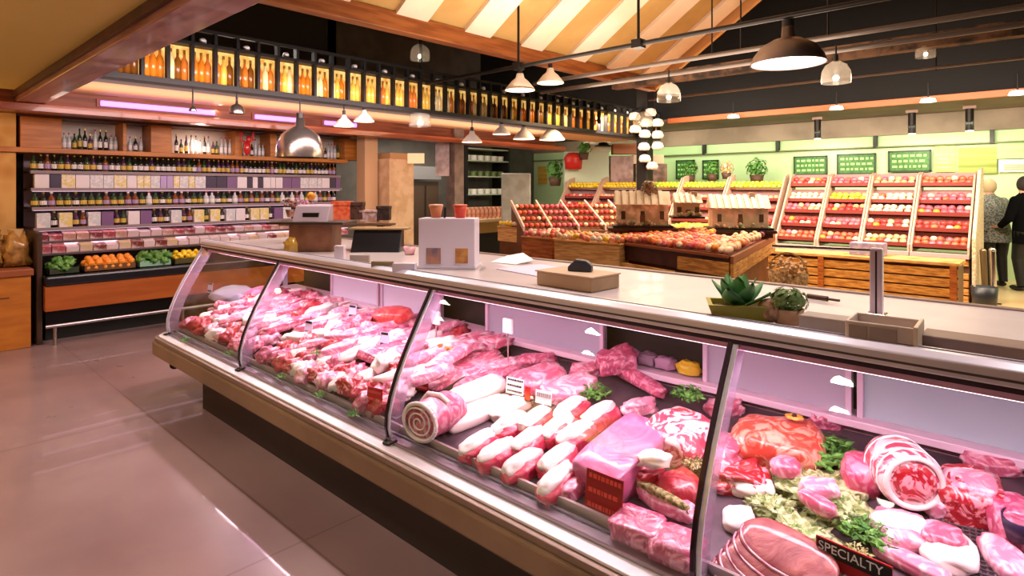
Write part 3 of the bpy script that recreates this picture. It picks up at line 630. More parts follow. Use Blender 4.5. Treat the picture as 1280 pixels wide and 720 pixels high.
# scale cabinet
q = wp(388, 314); t = thing('scale_cabinet', 'brown counter cabinet carrying a wide dark scale plate', 'cabinet', q, .72)
k = (q.x*FX+q.y*FY)/FPX
obj('cabinet_body', MB().box(-26*k, 28*k, -.02, .2, 0, 34*k), mat('cab_brown', 'a87a62', .6, 0, '8c5c48', 6), t, None, .004)
obj('scale_plate', MB().box(-50*k, 45*k, -.08, .26, 34*k, 37*k), mat('plate_dark', '4c4038', .3, .4), t, None, .004)
obj('scale_head', MB().prism([(-22*k, -.02, 37*k), (-22*k, .12, 37*k), (-22*k, .12, 58*k), (-22*k, .05, 56*k)], (44*k, 0, 0)), mat('scale_lilac', 'bca8b8', .4), t, None, .004)
obj('scale_display', MB().box(-10*k, 10*k, .0, .02, 42*k, 48*k), darkm, t)
for i, (dx, dy, c, r, nm) in enumerate(((-25, 0, 'c99a3a', .05, 'honey gold'), (-14, -3, 'd88a48', .045, 'orange amber'), (-20, -2, 'e8d070', .03, 'pale yellow'))):
    tag(obj('snack_bag', blob(r*2, r*1.6, r*2.6, 60+i, .2, .8), mat('bag_'+c, c, .3, coat=.5), loc=wp(388+dx, 316+dy)), nm+' snack bag leaning at the brown scale cabinet', 'bag')
zt2 = ZT+37*k
for i, (px, py, w_, h_, c, c2, nm) in enumerate(((428, 276, 24, 25, 'e0502c', 'f07a50', 'orange red'), (462, 277, 22, 15, 'd9c0c8', 'b88a78', 'pale floral'), (445, 274, 20, 22, '3a2420', '5c3a30', 'dark brown'), (480, 275, 16, 18, '4c3430', '2a1c1a', 'dark maroon'), (378, 262, 20, 16, 'b87aa0', 'e0b0c0', 'pink mauve'), (364, 265, 14, 20, '7c4c40', 'c09080', 'brown'))):
    q = atw(px, py, 5.6 if px > 400 else 4.9)
    q.z = max(q.z, ZT); kk = (5.5 if px > 400 else 4.9)/FPX
    m_ = mat('gift_'+c, c, .5, 0, c2, 25); g_ = thing('gift_box' if px > 400 else 'flower_pot', nm+(' small lidded box on the stand behind the scale' if px > 400 else ' flower pot beside the scale head'), 'box' if px > 400 else 'flower pot', q, .72)
    if px > 400: obj('box_body', MB().box(-w_*kk/2, w_*kk/2, -.05, .05, 0, h_*kk*.8), m_, g_, None, .005); obj('box_lid', MB().box(-w_*kk/2-.004, w_*kk/2+.004, -.054, .054, h_*kk*.78, h_*kk), m_, g_, None, .004)
    else:
        q.z = zt2; g_.location = q; obj('pot', MB().lathe([(0, 0), (.03, 0), (.045, .06), (.04, .06), (0, .05)], 14), m_, g_); mb = MB()
        for _ in range(26): mb.ball((R.gauss(0, .03), R.gauss(0, .03), .08+R.uniform(0, .06)), R.uniform(.008, .016), 6, 4)
        obj('blossom_cluster', mb, mat('blossom_'+c, c2, .6, 0, c, 40), g_)
# shelf carrying them
q = atw(452, 279, 5.6); st = thing('gift_stand', 'narrow dark stand holding small boxes behind the till terminal', 'stand', (q.x, q.y, 0), .72)
obj('stand_top', MB().box(-.75, .30, -.09, .10, q.z-.02, q.z-.003), mat('stand_wood', '6c4c34', .5), st, None, .004); obj('stand_post', MB().box(-.35, -.29, -.03, .03, 0, q.z-.02).box(.15, .21, -.03, .03, 0, q.z-.02), darkm, st)
q = atw(389, 244, 4.95); tag(obj('orange_fruit', MB().ball((0, 0, 0), .035), mat('orangey', 'f0a030', .5), loc=(q.x, q.y, zt2+.17)), 'bright orange fruit perched on the pink mauve pot', 'fruit')
# succulent planter
q = wp(922, 398); t = thing('succulent_planter', 'yellow green square planter with broad leaved succulent on the counter rail', 'plant', q, 0)
plm = mat('planter_yellow', 'a89a2c', .45, 0, '8c8424', 4)
W_ = .075
pl = MB().add([(-.08,-.06,0),(.08,-.06,0),(.08,.06,0),(-.08,.06,0),(-.10,-.075,.055),(.10,-.075,.055),(.10,.075,.055),(-.10,.075,.055),(-.085,-.06,.055),(.085,-.06,.055),(.085,.06,.055),(-.085,.06,.055),(-.07,-.05,.02),(.07,-.05,.02),(.07,.05,.02),(-.07,.05,.02)],
  [(3,2,1,0),(0,1,5,4),(1,2,6,5),(2,3,7,6),(3,0,4,7),(4,5,9,8),(5,6,10,9),(6,7,11,10),(7,4,8,11),(8,9,13,12),(9,10,14,13),(10,11,15,14),(11,8,12,15),(12,13,14,15)])
obj('planter', pl, plm, t).rotation_euler = (0, 0, .5)
obj('soil', MB().box(-.07, .07, -.05, .05, .02, .04), mat('soil', '4a3626', .9), t).rotation_euler = (0, 0, .5)
sg = mat('succulent_green', '3f7a44', .45, 0, '7ab070', 7)
for i in range(13):
    a = i*2.4; el = .35+.075*i; L = .115-.002*i
    mb = MB(); vs = []; ns = 7
    for j in range(ns+1):
        tt = j/ns; w = .036*math.sin(PI*min(1, tt*.86+.10))**.8; x = L*tt*math.cos(el); z = L*tt*math.sin(el)+.02*tt*tt
        vs += [(x, -w, z), (x, 0, z-.008), (x, w, z), (x, 0, z+.004)]
    fs = [(4*j+u, 4*j+(u+1) % 4, 4*j+4+(u+1) % 4, 4*j+4+u) for j in range(ns) for u in range(4)]
    mb.add(vs, fs, True); o = obj('succulent_leaf', mb, sg, t, (0, 0, .04)); o.rotation_euler = (0, 0, a)
q = wp(925, 408); 
q = wp(985, 404); t = thing('potted_herb', 'small bushy green herb in a tan pot beside the succulent planter', 'plant', q)
obj('pot', MB().lathe([(0, 0), (.04, 0), (.05, .05), (.046, .05), (.04, .02), (0, .02)], 16), mat('pot_tan', 'b08a68', .6), t)
mb = MB()
for i in range(300):
    d = Vector((R.gauss(0, 1), R.gauss(0, 1), R.gauss(0, 1))).normalized(); c = Vector((0, 0, .075))+Vector((d.x*.065, d.y*.065, d.z*.045))*R.uniform(.6, 1); s = .012
    u = d.orthogonal().normalized()*s; w = d.cross(u)*.6; mb.add([c-u, c+w, c+u, c-w], [(0, 1, 2, 3)])
obj('herb_leaves', mb, mat('herb_green', '5a7a3a', .7, 0, '86985c', 40), t)
q = wp(962, 403); tag(obj('cork_ball', MB().ball((0, 0, .04), .04), mat('dry_tan', 'b89070', .8, 0, '8c6a4c', 40, 1), loc=q), 'dry tan seed ball between succulent and bushy herb', 'decoration')
# grey block, sink and tap
q = wp(1033, 418); tag(obj('stone_block', MB().box(-.07, .075, -.03, .05, 0, .055), mat('stone_greige', 'a89890', .6, 0, '98887e', 6), loc=q, bev=.004), 'grey brown block between the bushy herb and the boxy sink', 'block').rotation_euler = (0, 0, .0)
q = wp(1103, 432); t = thing('hand_sink', 'boxy stone hand basin on the worktop below the tap', 'sink', q, .05)
sk = MB().box(-.085, .085, -.045, .10, 0, .012).box(-.085, .085, -.045, -.037, .012, .068).box(-.085, .085, .092, .10, .012, .068).box(-.085, -.077, -.037, .092, .012, .068).box(.077, .085, -.037, .092, .012, .068)
obj('basin', sk, mat('basin_stone', 'd0c0b4', .45, 0, 'c0aea2', 8), t, None, .003)
obj('front_panel', MB().box(-.075, -.03, -.048, -.045, .008, .058).box(-.025, .04, -.048, -.045, .008, .058), mat('basin_dark', '97867a', .5), t); obj('corner_trim', MB().box(.078, .088, -.05, .10, .0, .072), mat('trim_sand', 'd4c0a4', .5), t, None, .002)
q = wp(1097, 398); t = thing('counter_tap', 'tall square chrome tap post with a long thin horizontal arm', 'tap', q, 0)
k = (q.x*FX+q.y*FY)/FPX; hp = 88*k
tapm = mat('tap_satin', 'd4c6d8', .3, .4)
obj('post', MB().box(-8*k, 6*k, -.015, .015, 0, hp), tapm, t, None, .005); obj('post_base', MB().box(-11*k, 10*k, -.025, .025, 0, .02), chrome, t, None, .003)
obj('post_groove', MB().box(-1.5*k, .5*k, -.0165, -.015, .02, hp-.01), darkm, t)
a1 = atw(965, 314, (q.x*FX+q.y*FY)+.12)-q
obj('arm', MB().cyl((0, 0, hp-.01), (a1.x, a1.y, hp-.005), .006), chrome, t)
q = wp(1025, 376); tag(obj('knife_steel', MB().cyl((-.05, 0, .012), (.03, 0, .012), .010).cyl((.03, 0, .012), (.075, 0, .012), .005), wood_dark, loc=q), 'dark handled tool lying on the worktop near the tap', 'tool').rotation_euler = (0, 0, -.2)
q = wp(1225, 440); tag(obj('raised_ledge', MB().box(-.13, .75, -.05, .06, 0, .035), mat('ledge_brown', '8c7468', .5, 0, '7c6458', 5), loc=q, bev=.004), 'low brown block ledge beyond the boxy sink', 'ledge')

# ================================================================ DRINKS WALL (left)
XL = -7.87
cs = thing('refrigerated_wall_case', 'long open refrigerated case with orange wood front along the drinks wall', 'display case', (-8.1, 3.2, 0))
LO = Vector((8.1, -3.2, 0))
Y0, Y1 = 1.22, 5.05
def lp_(name, mb, m, bev=0, par=None): return obj(name, mb, m, par or cs, None if par else LO, bev)
lp_('kick', MB().box(-8.8, -7.87, Y0+.05, Y1, 0, .35), black)
lp_('wood_front', MB().box(-7.66, -7.58, Y0, Y1, .345, .60), mat('front_orange', '95480f', .45, 0, 'a4541a', 3, stretch=(6, .6, 6)), .006)
lp_('black_lip', MB().box(-7.8, -7.56, Y0, Y1, .60, .70), mat('lip_black', '14141a', .3), .02)
lp_('body', MB().box(-8.8, -7.66, Y0, Y1, .35, .70), kick_m)
lp_('bumper_rail', MB().cyl((-7.55, Y0, .2), (-7.55, Y1, .2), .018), steel)
for y in (1.3, 2.5, 3.7, 4.9): lp_('rail_foot', MB().cyl((-7.57, y, 0), (-7.57, y, .2), .016), steel)
lp_('end_panel', MB().box(-8.8, -7.7, Y0-.05, Y0, 0, 1.15), mat('end_dark', '3a2416', .5), .01)
shelf_m = mat('shelf_metal', '6c5c60', .35, .5)
sh_levels = [(.90, -7.98), (1.02, -8.12), (1.16, -8.2), (1.385, -8.3), (1.595, -8.35), (1.79, -8.38)]
for z, x in sh_levels: lp_('shelf', MB().box(-8.8, x, Y0, Y1, z-.025, z), shelf_m, .003)
for z, x in sh_levels[2:]: lp_('shelf_label_strip', MB().box(x, x+.008, Y0, Y1, z-.03, z+.006), mat('label_strip', '8c7c84', .5))
for z, x in sh_levels[1:5]: lp_('shelf_lamp', MB().box(x-.06, x-.02, Y0+.02, Y1-.02, z-.034, z-.026), mat('shelf_led', 'ffd8ec', .5, emit=1.2))
lp_('back_panel', MB().box(-8.84, -8.8, Y0, Y1, .7, 2.0), mat('case_back', 'a896a4', .5))
lp_('wood_header', MB().box(-8.8, -8.33, Y0-.3, Y1+.1, 1.99, 2.045), mat('header_orange', 'c07828', .45, 0, 'a4601c', 4, stretch=(6, .6, 6)), .004)
# niches
nich = thing('bottle_niche', 'lit wooden bottle niches above the drinks shelves', 'shelving', (-8.5, 3.2, 2.045)); NO = Vector((8.5, -3.2, -2.045))
obj('niche_back', MB().box(-8.84, -8.72, 1.11, 5.2, 2.045, 2.40), mat('niche_lit', 'e8e0d4', .6), nich, NO)
def ypx(px, x): return onX(px, 200, x).y
def npanel(p0, p1, m=MATS['header_orange']):
    a, b = max(1.11, ypx(p0, -8.4)), ypx(p1, -8.4); obj('divider_panel', MB().box(-8.72, -8.38, a, b, 2.045, 2.385), m, nich, NO, .004)
npanel(25, 77); npanel(188, 214); npanel(294, 302); npanel(430, 452)
npanel(153, 158); npanel(337, 345)
obj('niche_top', MB().box(-8.84, -8.36, 1.11, 5.2, 2.385, 2.41), wood_dark, nich, NO)
light('AREA', (-8.30, 3.0, 2.36), 24, (255, 244, 230), 4.0, rot=(0, .5, PI), size_y=.06)
# bottle prototypes
def bottle_mb(h, r):
    return MB().lathe([(0, 0), (r, 0), (r, h*.55), (r*.9, h*.64), (r*.36, h*.76), (r*.34, h), (0, h)], 10)
def bottle(h, r, m, cap_m, lab_m, name='bottle'):
    o = obj(name, bottle_mb(h, r), m); obj('cap', MB().cyl((0, 0, h*.93), (0, 0, h+.004), r*.42, None, 8), cap_m, o)
    obj('paper_label', MB().cyl((0, 0, h*.16), (0, 0, h*.45), r*1.03, None, 10, False), lab_m, o); return o
bg = [mat('bottle_dark', '1c201a', .15), mat('bottle_green', '2f4a28', .15), mat('bottle_amber', '7a4418', .15), mat('bottle_clear', 'c8d0d4', .15), mat('bottle_plum', '46284c', .15)]
capm = [mat('cap_gold', 'c8a040', .3, .8), black, mat('cap_white', 'e8e4e4', .4), redm]
labm = [paper, mat('label_yellow', 'e0c060', .6), mat('label_lilac', 'b8a0d0', .6)]
bn = ['dark', 'green', 'amber', 'clear', 'plum']
def bays(y): return ['stone wall end', 'second bay', 'middle bays', 'fourth bay', 'pillar end'][min(4, int((y-Y0)/((Y1-Y0)/5)))]
protos = {}
def put_bottle(loc, i, h, r, lab, group, nm='bottle'):
    key = (i, h, r, nm)
    if key not in protos:
        protos[key] = bottle(h, r, bg[i], capm[i % 4], labm[i % 3], nm); o = protos[key]; o.location = loc; tag(o, lab, 'bottle', group); return o
    return dup(protos[key], loc, R.uniform(0, 6), lab, group)
# niche bottles
y = ypx(80, -8.55)
while y < ypx(425, -8.55):
    ok = not any(ypx(a, -8.5)-.03 < y < ypx(b, -8.5)+.03 for a, b in ((150, 160), (186, 216), (292, 304), (335, 347)))
    if ok:
        i = R.choice([0, 1, 3, 3, 3, 4]); put_bottle((-8.55, y, 2.045), i, R.choice([.19, .25]), .022, '%s bottle standing in the lit niche row, %s' % (bn[i], bays(y)), '%s niche bottles %s' % (bn[i], bays(y)), 'niche_bottle')
    y += R.uniform(.046, .062)
q = onX(309, 190, -8.3); t = thing('red_ornament', 'glossy red lobster ornament hanging in front of the niches', 'ornament', (q.x, q.y, 2.05))
rd = mat('lobster_red', 'c41a1a', .3, coat=.5)
obj('ornament_body', MB().ball((0, 0, .10), (.04, .05, .10)).ball((0, .02, .22), (.03, .035, .05)), rd, t); 
for s in (-1, 1): obj('claw', MB().tube([(0, s*.03, .18), (0, s*.09, .22), (0, s*.08, .27)], .012).ball((0, s*.08, .29), (.015, .025, .04)), rd, t)
# shelf goods
packc = [('e8e2ec', 'white'), ('b9a4d8', 'lilac'), ('e2d27a', 'yellow'), ('3a2c4c', 'dark violet'), ('c8d0dc', 'pale blue'), ('7c5a8c', 'purple'), ('2c3a2c', 'dark green')]
packm = [mat('pack_'+n.replace(' ', '_'), c, .4, 0, c if R.random() < .5 else 'f0e8ee', 30) for c, n in packc]
pm_ = {}
def put_pack(loc, w, h, d, mi, nm, lab, group, cat='package', mats=None):
    key = (round(w, 2), round(h, 2), round(d, 2), nm)
    if key not in pm_: pm_[key] = MB().box(-d/2, d/2, -w/2, w/2, 0, h).mesh(nm); pm_[key].materials.append(packm[0])
    o = obj(nm, pm_[key], packm[0], None, loc); o.material_slots[0].link = 'OBJECT'; o.material_slots[0].material = (mats or packm)[mi]; tag(o, lab, cat, group); return o
# top shelf: dark bottles on 1.79
for z, x, kind in ((1.79, -8.47, 'bottles'), (1.595, -8.44, 'packs'), (1.385, -8.40, 'jars'), (1.16, -8.32, 'mixed')):
    y = Y0+.04; rown = {1.79: 'top', 1.595: 'second', 1.385: 'third', 1.16: 'fourth'}[z]
    while y < Y1-.04:
        if kind == 'bottles' :
            i = R.choice([0, 0, 0, 4, 2, 1]); put_bottle((x, y, z), i, .185, .029, '%s bottle on the top drinks shelf, %s' % (bn[i], bays(y)), '%s top shelf bottles %s' % (bn[i], bays(y))); y += .062
        elif kind == 'packs':
            w = R.choice([.07, .10, .13]); i = R.choice([0, 0, 1, 2, 3, 4, 4, 5]); put_pack((x, y+w/2, z), w, R.choice([.16, .175]), .08, i, 'carton', '%s carton on the second drinks shelf, %s' % (packc[i][1], bays(y)), '%s cartons %s' % (packc[i][1], bays(y))); y += w+.006
        elif kind == 'jars':
            i = R.choice([0, 1, 1, 2, 3]); put_bottle((x, y, z), i, .165, .035, 'squat %s jar on the third drinks shelf, %s' % (bn[i], bays(y)), '%s jars %s' % (bn[i], bays(y)), 'jar'); y += .075
        else:
            if R.random() < .4:
                w = .12; i = R.choice([0, 2, 4, 5]); put_pack((x, y+w/2, z), w, .16, .10, i, 'food_pack', '%s food pack on the fourth drinks shelf, %s' % (packc[i][1], bays(y)), '%s food packs %s' % (packc[i][1], bays(y))); y += w+.01
            else:
                i = R.choice([0, 1, 2, 4]); put_bottle((x, y+.03, z), i, .175, .032, 'small %s jar on the fourth drinks shelf, %s' % (bn[i], bays(y)), '%s small jars %s' % (bn[i], bays(y)), 'jar'); y += .07
# lower sloping decks
for z, x, cols, nm, row in ((1.02, -8.28, [('b04a58', 'red'), ('c89a8c', 'tan'), ('8a3a44', 'maroon'), ('d9c8d0', 'white')], 'deli_pack', 'upper'), (.90, -8.12, [('c8606c', 'rose'), ('e0c8a0', 'cream'), ('7c3a30', 'brown'), ('e8d8e0', 'white')], 'deli_pack', 'lower')):
    y = Y0+.07
    while y < Y1-.05:
        c, cn = R.choice(cols); m = mat('deli_'+c, c, .35, 0, 'e8c8c8', 18); put_pack((x, y, z),   .115, R.choice([.07, .09]), .14, 0, nm, '%s deli pack on the %s chilled deck, %s' % (cn, row, bays(y)), '%s deli packs %s %s' % (cn, row, bays(y)), 'package', [m]).rotation_euler = (0, .25, 0); y += .125
def tray(y0, y1, m, lab):
    t = thing('produce_crate', lab, 'crate', (-7.80, (y0+y1)/2, .70)); w = (y1-y0)/2
    obj('crate_box', MB().box(-.13, .12, -w, w, 0, .01).box(.11, .12, -w, w, 0, .07).box(-.13, -.12, -w, w, 0, .07).box(-.13, .12, -w, -w+.01, 0, .07).box(-.13, .12, w-.01, w, 0, .07), m, t)
    return t
lemon_mb = MB().ball((0, 0, 0), (.026, .034, .026), 10, 7).mesh('fruit'); round_mb = MB().ball((0, 0, 0), .036, 10, 7, lambda d: Vector((d.x, d.y, d.z*(1-.12*max(0, d.z)**4)))).mesh('fruit')
leafy_mb = blob(.10, .10, .08, 3, .5, .9, 16, 10, 4).mesh('fruit')
for me in (lemon_mb, round_mb, leafy_mb): me.materials.append(mat('fruit_base', 'c83a30', .35))
fm = {n: mat('fruit_'+n.replace(' ', '_'), c, .35, 0, c2, 9) for n, c, c2 in (('orange', 'e88a20', 'f0a040'), ('yellow', 'f2c818', 'f6e040'), ('green', '3f7a30', '78a850'), ('red', 'c0282c', 'd8584a'), ('pink', 'd4485a', 'e8808c'),
      ('peach', 'ee9868', 'f4c098'), ('cream', 'f0d8b8', 'e8b8a0'), ('purple', '7c2a4c', '9c4a6c'), ('lime', 'a8c828', 'd0dc50'), ('coral', 'e0503c', 'ee8058'), ('white', 'f4ece0', 'e8d8c8'))}
FN = dict(coral='coral_fruit', red='red_fruit', peach='peach', orange='orange', pink='pink_fruit', cream='cream_fruit', purple='plum', white='white_fruit', yellow='yellow_fruit', lime='green_fruit', green='green_fruit')  # names follow colour alone; any fruit kind in them is made up
def put_fruit(loc, c, me, nm, lab, group, cat='fruit'):
    if nm == 'fruit': nm = FN[c]
    o = obj(nm, me, None, None, loc); o.material_slots[0].link = 'OBJECT'; o.material_slots[0].material = fm[c]; tag(o, lab, cat, group); o.rotation_euler = (R.uniform(0, .6), R.uniform(0, .6), R.uniform(0, 6)); return o
secs = [(60, 100, 'green', leafy_mb, 'lettuce'), (104, 170, 'orange', round_mb, 'orange'), (173, 214, 'green', leafy_mb, 'salad_head'), (217, 262, 'yellow', lemon_mb, 'lemon')]
for a, b, c, me, nm in secs:
    ya, yb = onX(a, 340, -7.7).y, onX(b, 340, -7.7).y
    tray(ya, yb, mat('crate_'+nm, {'lettuce': '2f3a28', 'orange': '6c4420', 'salad_head': '8cb8a0', 'lemon': '4c4420'}[nm], .5), 'low chilled crate full of %s on the black lip of the wall case' % (nm.replace('_', ' ')+'s'))
    y = ya+.05; st = .10 if me is leafy_mb else .072
    while y < yb-.03:
        for r_ in range(3 if me is not leafy_mb else 2):
            for lyr in range(2):
                put_fruit((-7.71-r_*st*.95, y+R.uniform(-.01, .01)+lyr*st*.4, .745+.02*r_+lyr*.045), c, me, nm, '%s %s in the low chilled crate, %s layer' % ({'lettuce': 'green', 'orange': 'bright', 'salad_head': 'leafy', 'lemon': 'yellow'}[nm], nm.replace('_', ' '), 'upper' if lyr else 'bottom'), nm+'s in the low crate', 'vegetable' if me is leafy_mb else 'fruit')
        y += st
for a in (270, 300, 330, 360):
    y = onX(a, 340, -7.7).y
# purple tubes above the beam
for a, b, nm in ((125, 268, 'far end above the niches'), (318, 374, 'middle, beside the silver pendant'), (405, 445, 'pillar end of the soffit')):
    ya, yb = onX(a, 135, -7.88).y, onX(b, 135, -7.88).y
    t = thing('tube_light', 'purple glowing tube light on the soffit panel, '+nm, 'light', (-7.88, (ya+yb)/2, 2.54)); w = (yb-ya)/2
    obj('tube', MB().box(0, .03, -w, w, -.03, .03), mat('tube_violet', 'a070f8', .5, emit=2.2), t, None, .01); obj('fixture', MB().box(-.02, .0, -w-.03, w+.03, -.04, .045), mat('fixture_wood', '8c4c34', .5), t)
# wood kiosk box and cellophane bags
t = thing('wooden_bin', 'orange wooden bin with vertical dark lettering beside the gold stone wall', 'bin', (-8.0, .40, 0))
obj('carcass', MB().box(-.35, .35, -.75, .72, 0, .78), mat('bin_orange', 'b46c1e', .5, 0, 'a45f18', 3, stretch=(1, 1, 5)), t, None, .008); obj('top_rim', MB().box(-.37, .37, -.77, .74, .72, .79), mat('rim_brown', '8a4a26', .5), t, None, .01)
obj('seam', MB().box(.35, .354, -.75, .55, .515, .522), wood_dark, t)
gl = MB(); z = .66
for h_ in (.05, .12, .07, .06, .11): gl.box(.35, .355, .40, .47, z-h_, z-.012); z -= h_+.015
obj('lettering', gl, mat('ink_brown', '4c2c12', .6), t)
bagm = mat('cellophane_gold', 'c09048', .25, 0, '6c4420', 14, .8, coat=.6, lo=.35, hi=.7)
for i, (dy, zz, s) in enumerate(((.52, 0, .26), (.30, 0, .3), (.08, 0, .26), (.14, .2, .2), (.2, .22, .24))):
    o = obj('snack_bag', blob(s, s*.9, s*1.6, 80+i, .3, .8, 20, 14, 3), bagm); obj('bag_neck', MB().cyl((0, 0, s*.9), (0, 0, s*1.45), .02, .07, 10), mat('ruffle', 'd8b478', .3, coat=.5), o)
    o.location = (-7.98-.06*(i % 2), .52+dy, .80+zz*1.2); tag(o, 'gold cellophane snack bag on the wooden bin, %s' % ['nearest the chilled case', 'front row centre', 'front row by the frame edge', 'upper one near the chilled case', 'upper one in the centre'][i], 'bag')
# jar rack / cage
XC = -6.3; CY0, CY1 = 1.30, 11.25; CZ0, CZ1 = 2.64, 3.14
cage = thing('hanging_bottle_rack', 'long black hanging rack with amber lit cells of bottles over the drinks aisle', 'rack', (XC, 6, CZ0)); GO = Vector((-XC, -6, -CZ0))
rk = mat('rack_black', '070505', .6, 0)
obj('bottom_rail', MB().box(XC-.14, XC+.04, CY0, CY1, CZ0-.05, CZ0), rk, cage, GO); obj('top_rail', MB().box(XC-.02, XC+.03, CY0, CY1, CZ1, CZ1+.03).box(XC-.02, XC+.03, CY0, CY1, CZ1-.13, CZ1-.11), rk, cage, GO)
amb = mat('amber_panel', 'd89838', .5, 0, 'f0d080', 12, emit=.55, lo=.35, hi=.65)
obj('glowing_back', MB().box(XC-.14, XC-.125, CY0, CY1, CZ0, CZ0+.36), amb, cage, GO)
ncell = 46; cw = (CY1-CY0)/ncell
post_me = MB().box(-.04, .03, -.014, .014, 0, CZ1-CZ0).mesh('post'); post_me.materials.append(rk)
for i in range(ncell+1):
    o = obj('post', post_me, rk, cage); o.location = (0, CY0+i*cw-6, 0)
bi = [mat('spirit_amber', 'd07a20', .2), mat('spirit_gold', 'e8c050', .2), mat('spirit_red', 'd0762c', .2), mat('spirit_brown', '7c4c18', .2), mat('spirit_pale', 'f0e0a0', .2)]
sn = ['amber', 'golden', 'orange', 'brown', 'pale']
sb = []
for i in range(5):
    me = bottle_mb(.31, .034).mesh('rack_bottle'); me.materials.append(bi[i]); sb.append(me)
cb = MB().cyl((0, 0, .275), (0, 0, .31), .014, None, 8).mesh('cap'); cb.materials.append(capm[0])
for i in range(ncell):
    base = R.randint(0, 4)
    part_ = ['stone wall end', 'over the niches', 'over the pillars', 'canopy corner end'][min(3, i*4//ncell)]
    for k in range(3):
        c = base if R.random() < .6 else R.randint(0, 4); o = obj('rack_bottle', sb[c], None, None, (XC-.07, CY0+(i+.22+.28*k)*cw, CZ0+.001)); lab = '%s bottle in the hanging amber rack, %s' % (sn[c], part_); tag(o, lab, 'bottle', lab)
        obj('cap', cb, None, o)
    if i % 2 == 0:
        o = obj('basket_ball', round_mb, None, None, (XC-.03, CY0+(i+.5)*cw, CZ0+.42)); o.material_slots[0].link = 'OBJECT'; o.material_slots[0].material = white; lab = 'small white globe above the hanging rack cells, '+part_; tag(o, lab, 'ornament', lab); o.parent = None
# the shelf above cells carrying globes
obj('mid_shelf', MB().box(XC-.14, XC+.02, CY0, CY1, CZ0+.36, CZ0+.384), rk, cage, GO)
obj('rack_hanger', MB().cyl((XC, 2, CZ1), (XC, 2, 6.6), .01).cyl((XC, 5, CZ1), (XC, 5, 6.6), .01).cyl((XC, 8, CZ1), (XC, 8, 6.6), .01).cyl((XC, 11, CZ1), (XC, 11, 6.6), .01), rk, cage, GO)

# ================================================================ PRODUCE WALL
stand_back = mat('stand_pinkgrey', '9c7474', .5)
def produce_stand(x0, x1, yb, label, secn, tiers, cols, slat=True, seed=0):
    t = thing('produce_stand', label, 'produce stand', ((x0+x1)/2, yb, 0)); w = (x1-x0)/2
    if slat:
        obj('plinth', MB().box(-w, w, .03, .9, 0, .62), mat('plinth_dark', '4a2c18', .6), t)
        for k in range(4): obj('slat', MB().box(-w+.01, w-.01, 0, .03, .02+k*.105, .02+k*.105+.085), wood_slat, t, None, .004)
        obj('slat', MB().box(-w+.01, w-.01, 0, .03, .52, .60), wood_slat, t, None, .004)
    else: obj('plinth', MB().box(-w, w, 0, .9, 0, .62), MATS['plinth_dark'], t)
    obj('ledge', MB().box(-w, w, -.04, .1, .62, .68), mat('ledge_pinkgrey', 'b49a98', .5), t, None, .004)
    obj('divider', MB().prism([(-w, 0, .68), (-w, .95, .68), (-w, .95, 1.85), (-w, .75, 1.80), (-w, .0, .78)], (.025, 0, 0)), mat('divider_cream', 'c4a08c', .5), t); obj('divider', MB().prism([(w-.025, 0, .68), (w-.025, .95, .68), (w-.025, .95, 1.85), (w-.025, .75, 1.80), (w-.025, .0, .78)], (.025, 0, 0)), MATS['divider_cream'], t)
    for k, (z, y) in enumerate(tiers):
        obj('tier_tray', MB().box(-w+.03, w-.03, y, y+.26, z-.05, z-.03).box(-w+.03, w-.03, y, y+.015, z-.05, z+.025), mat('tier_maroon', '7c2c24', .5), t)
        obj('tier_riser', MB().box(-w+.03, w-.03, y+.24, y+.26, z-.03, z+.17), stand_back, t)
        c = cols[k % len(cols)]
        x = x0+.07
        while x < x1-.06:
            for r_ in range(2 if slat else 1):
                cc = c if R.random() < .7 else R.choice(['orange', 'peach', 'cream', 'cream', 'pink', 'coral'])
                lab = '%s fruit on the %s tier of the %s' % (cc, ['lowest', 'second', 'third', 'fourth', 'top'][k], secn)
                put_fruit((x+R.uniform(-.01, .01), yb+y+.06+r_*.09, z+.022+r_*.055+R.uniform(0, .012)), cc, round_mb, 'fruit', lab, lab).scale = (1.35, 1.35, 1.3)
            x += .092
    return t
T5 = [(.78, .04), (1.0, .20), (1.22, .38), (1.40, .55), (1.66, .70)]
xs = [-3.62, -2.98, -2.36, -1.72, -1.02]
cc = [['coral', 'red', 'pink', 'cream', 'red'], ['coral', 'pink', 'red', 'lime', 'pink'], ['peach', 'red', 'cream', 'cream', 'peach'], ['coral', 'red', 'pink', 'pink', 'coral']]
nm4 = ['stand behind the wicker crate', 'stand left of the tap post', 'stand behind the tap post', 'stand at the bollards']
for i in range(4):
    produce_stand(xs[i], xs[i+1]-.01, 10.3, 'tiered fruit stand with slatted wood base, '+['behind the wooden crate display', 'second from the crate display', 'rising behind the tap post', 'nearest the metal bollards'][i], ['stand behind the crate display', 'stand second from the crate display', 'stand behind the tap post', 'stand near the bollards'][i], T5, cc[i])
xx = [-8.5, -7.55, -6.6, -5.65, -4.7, -3.68]
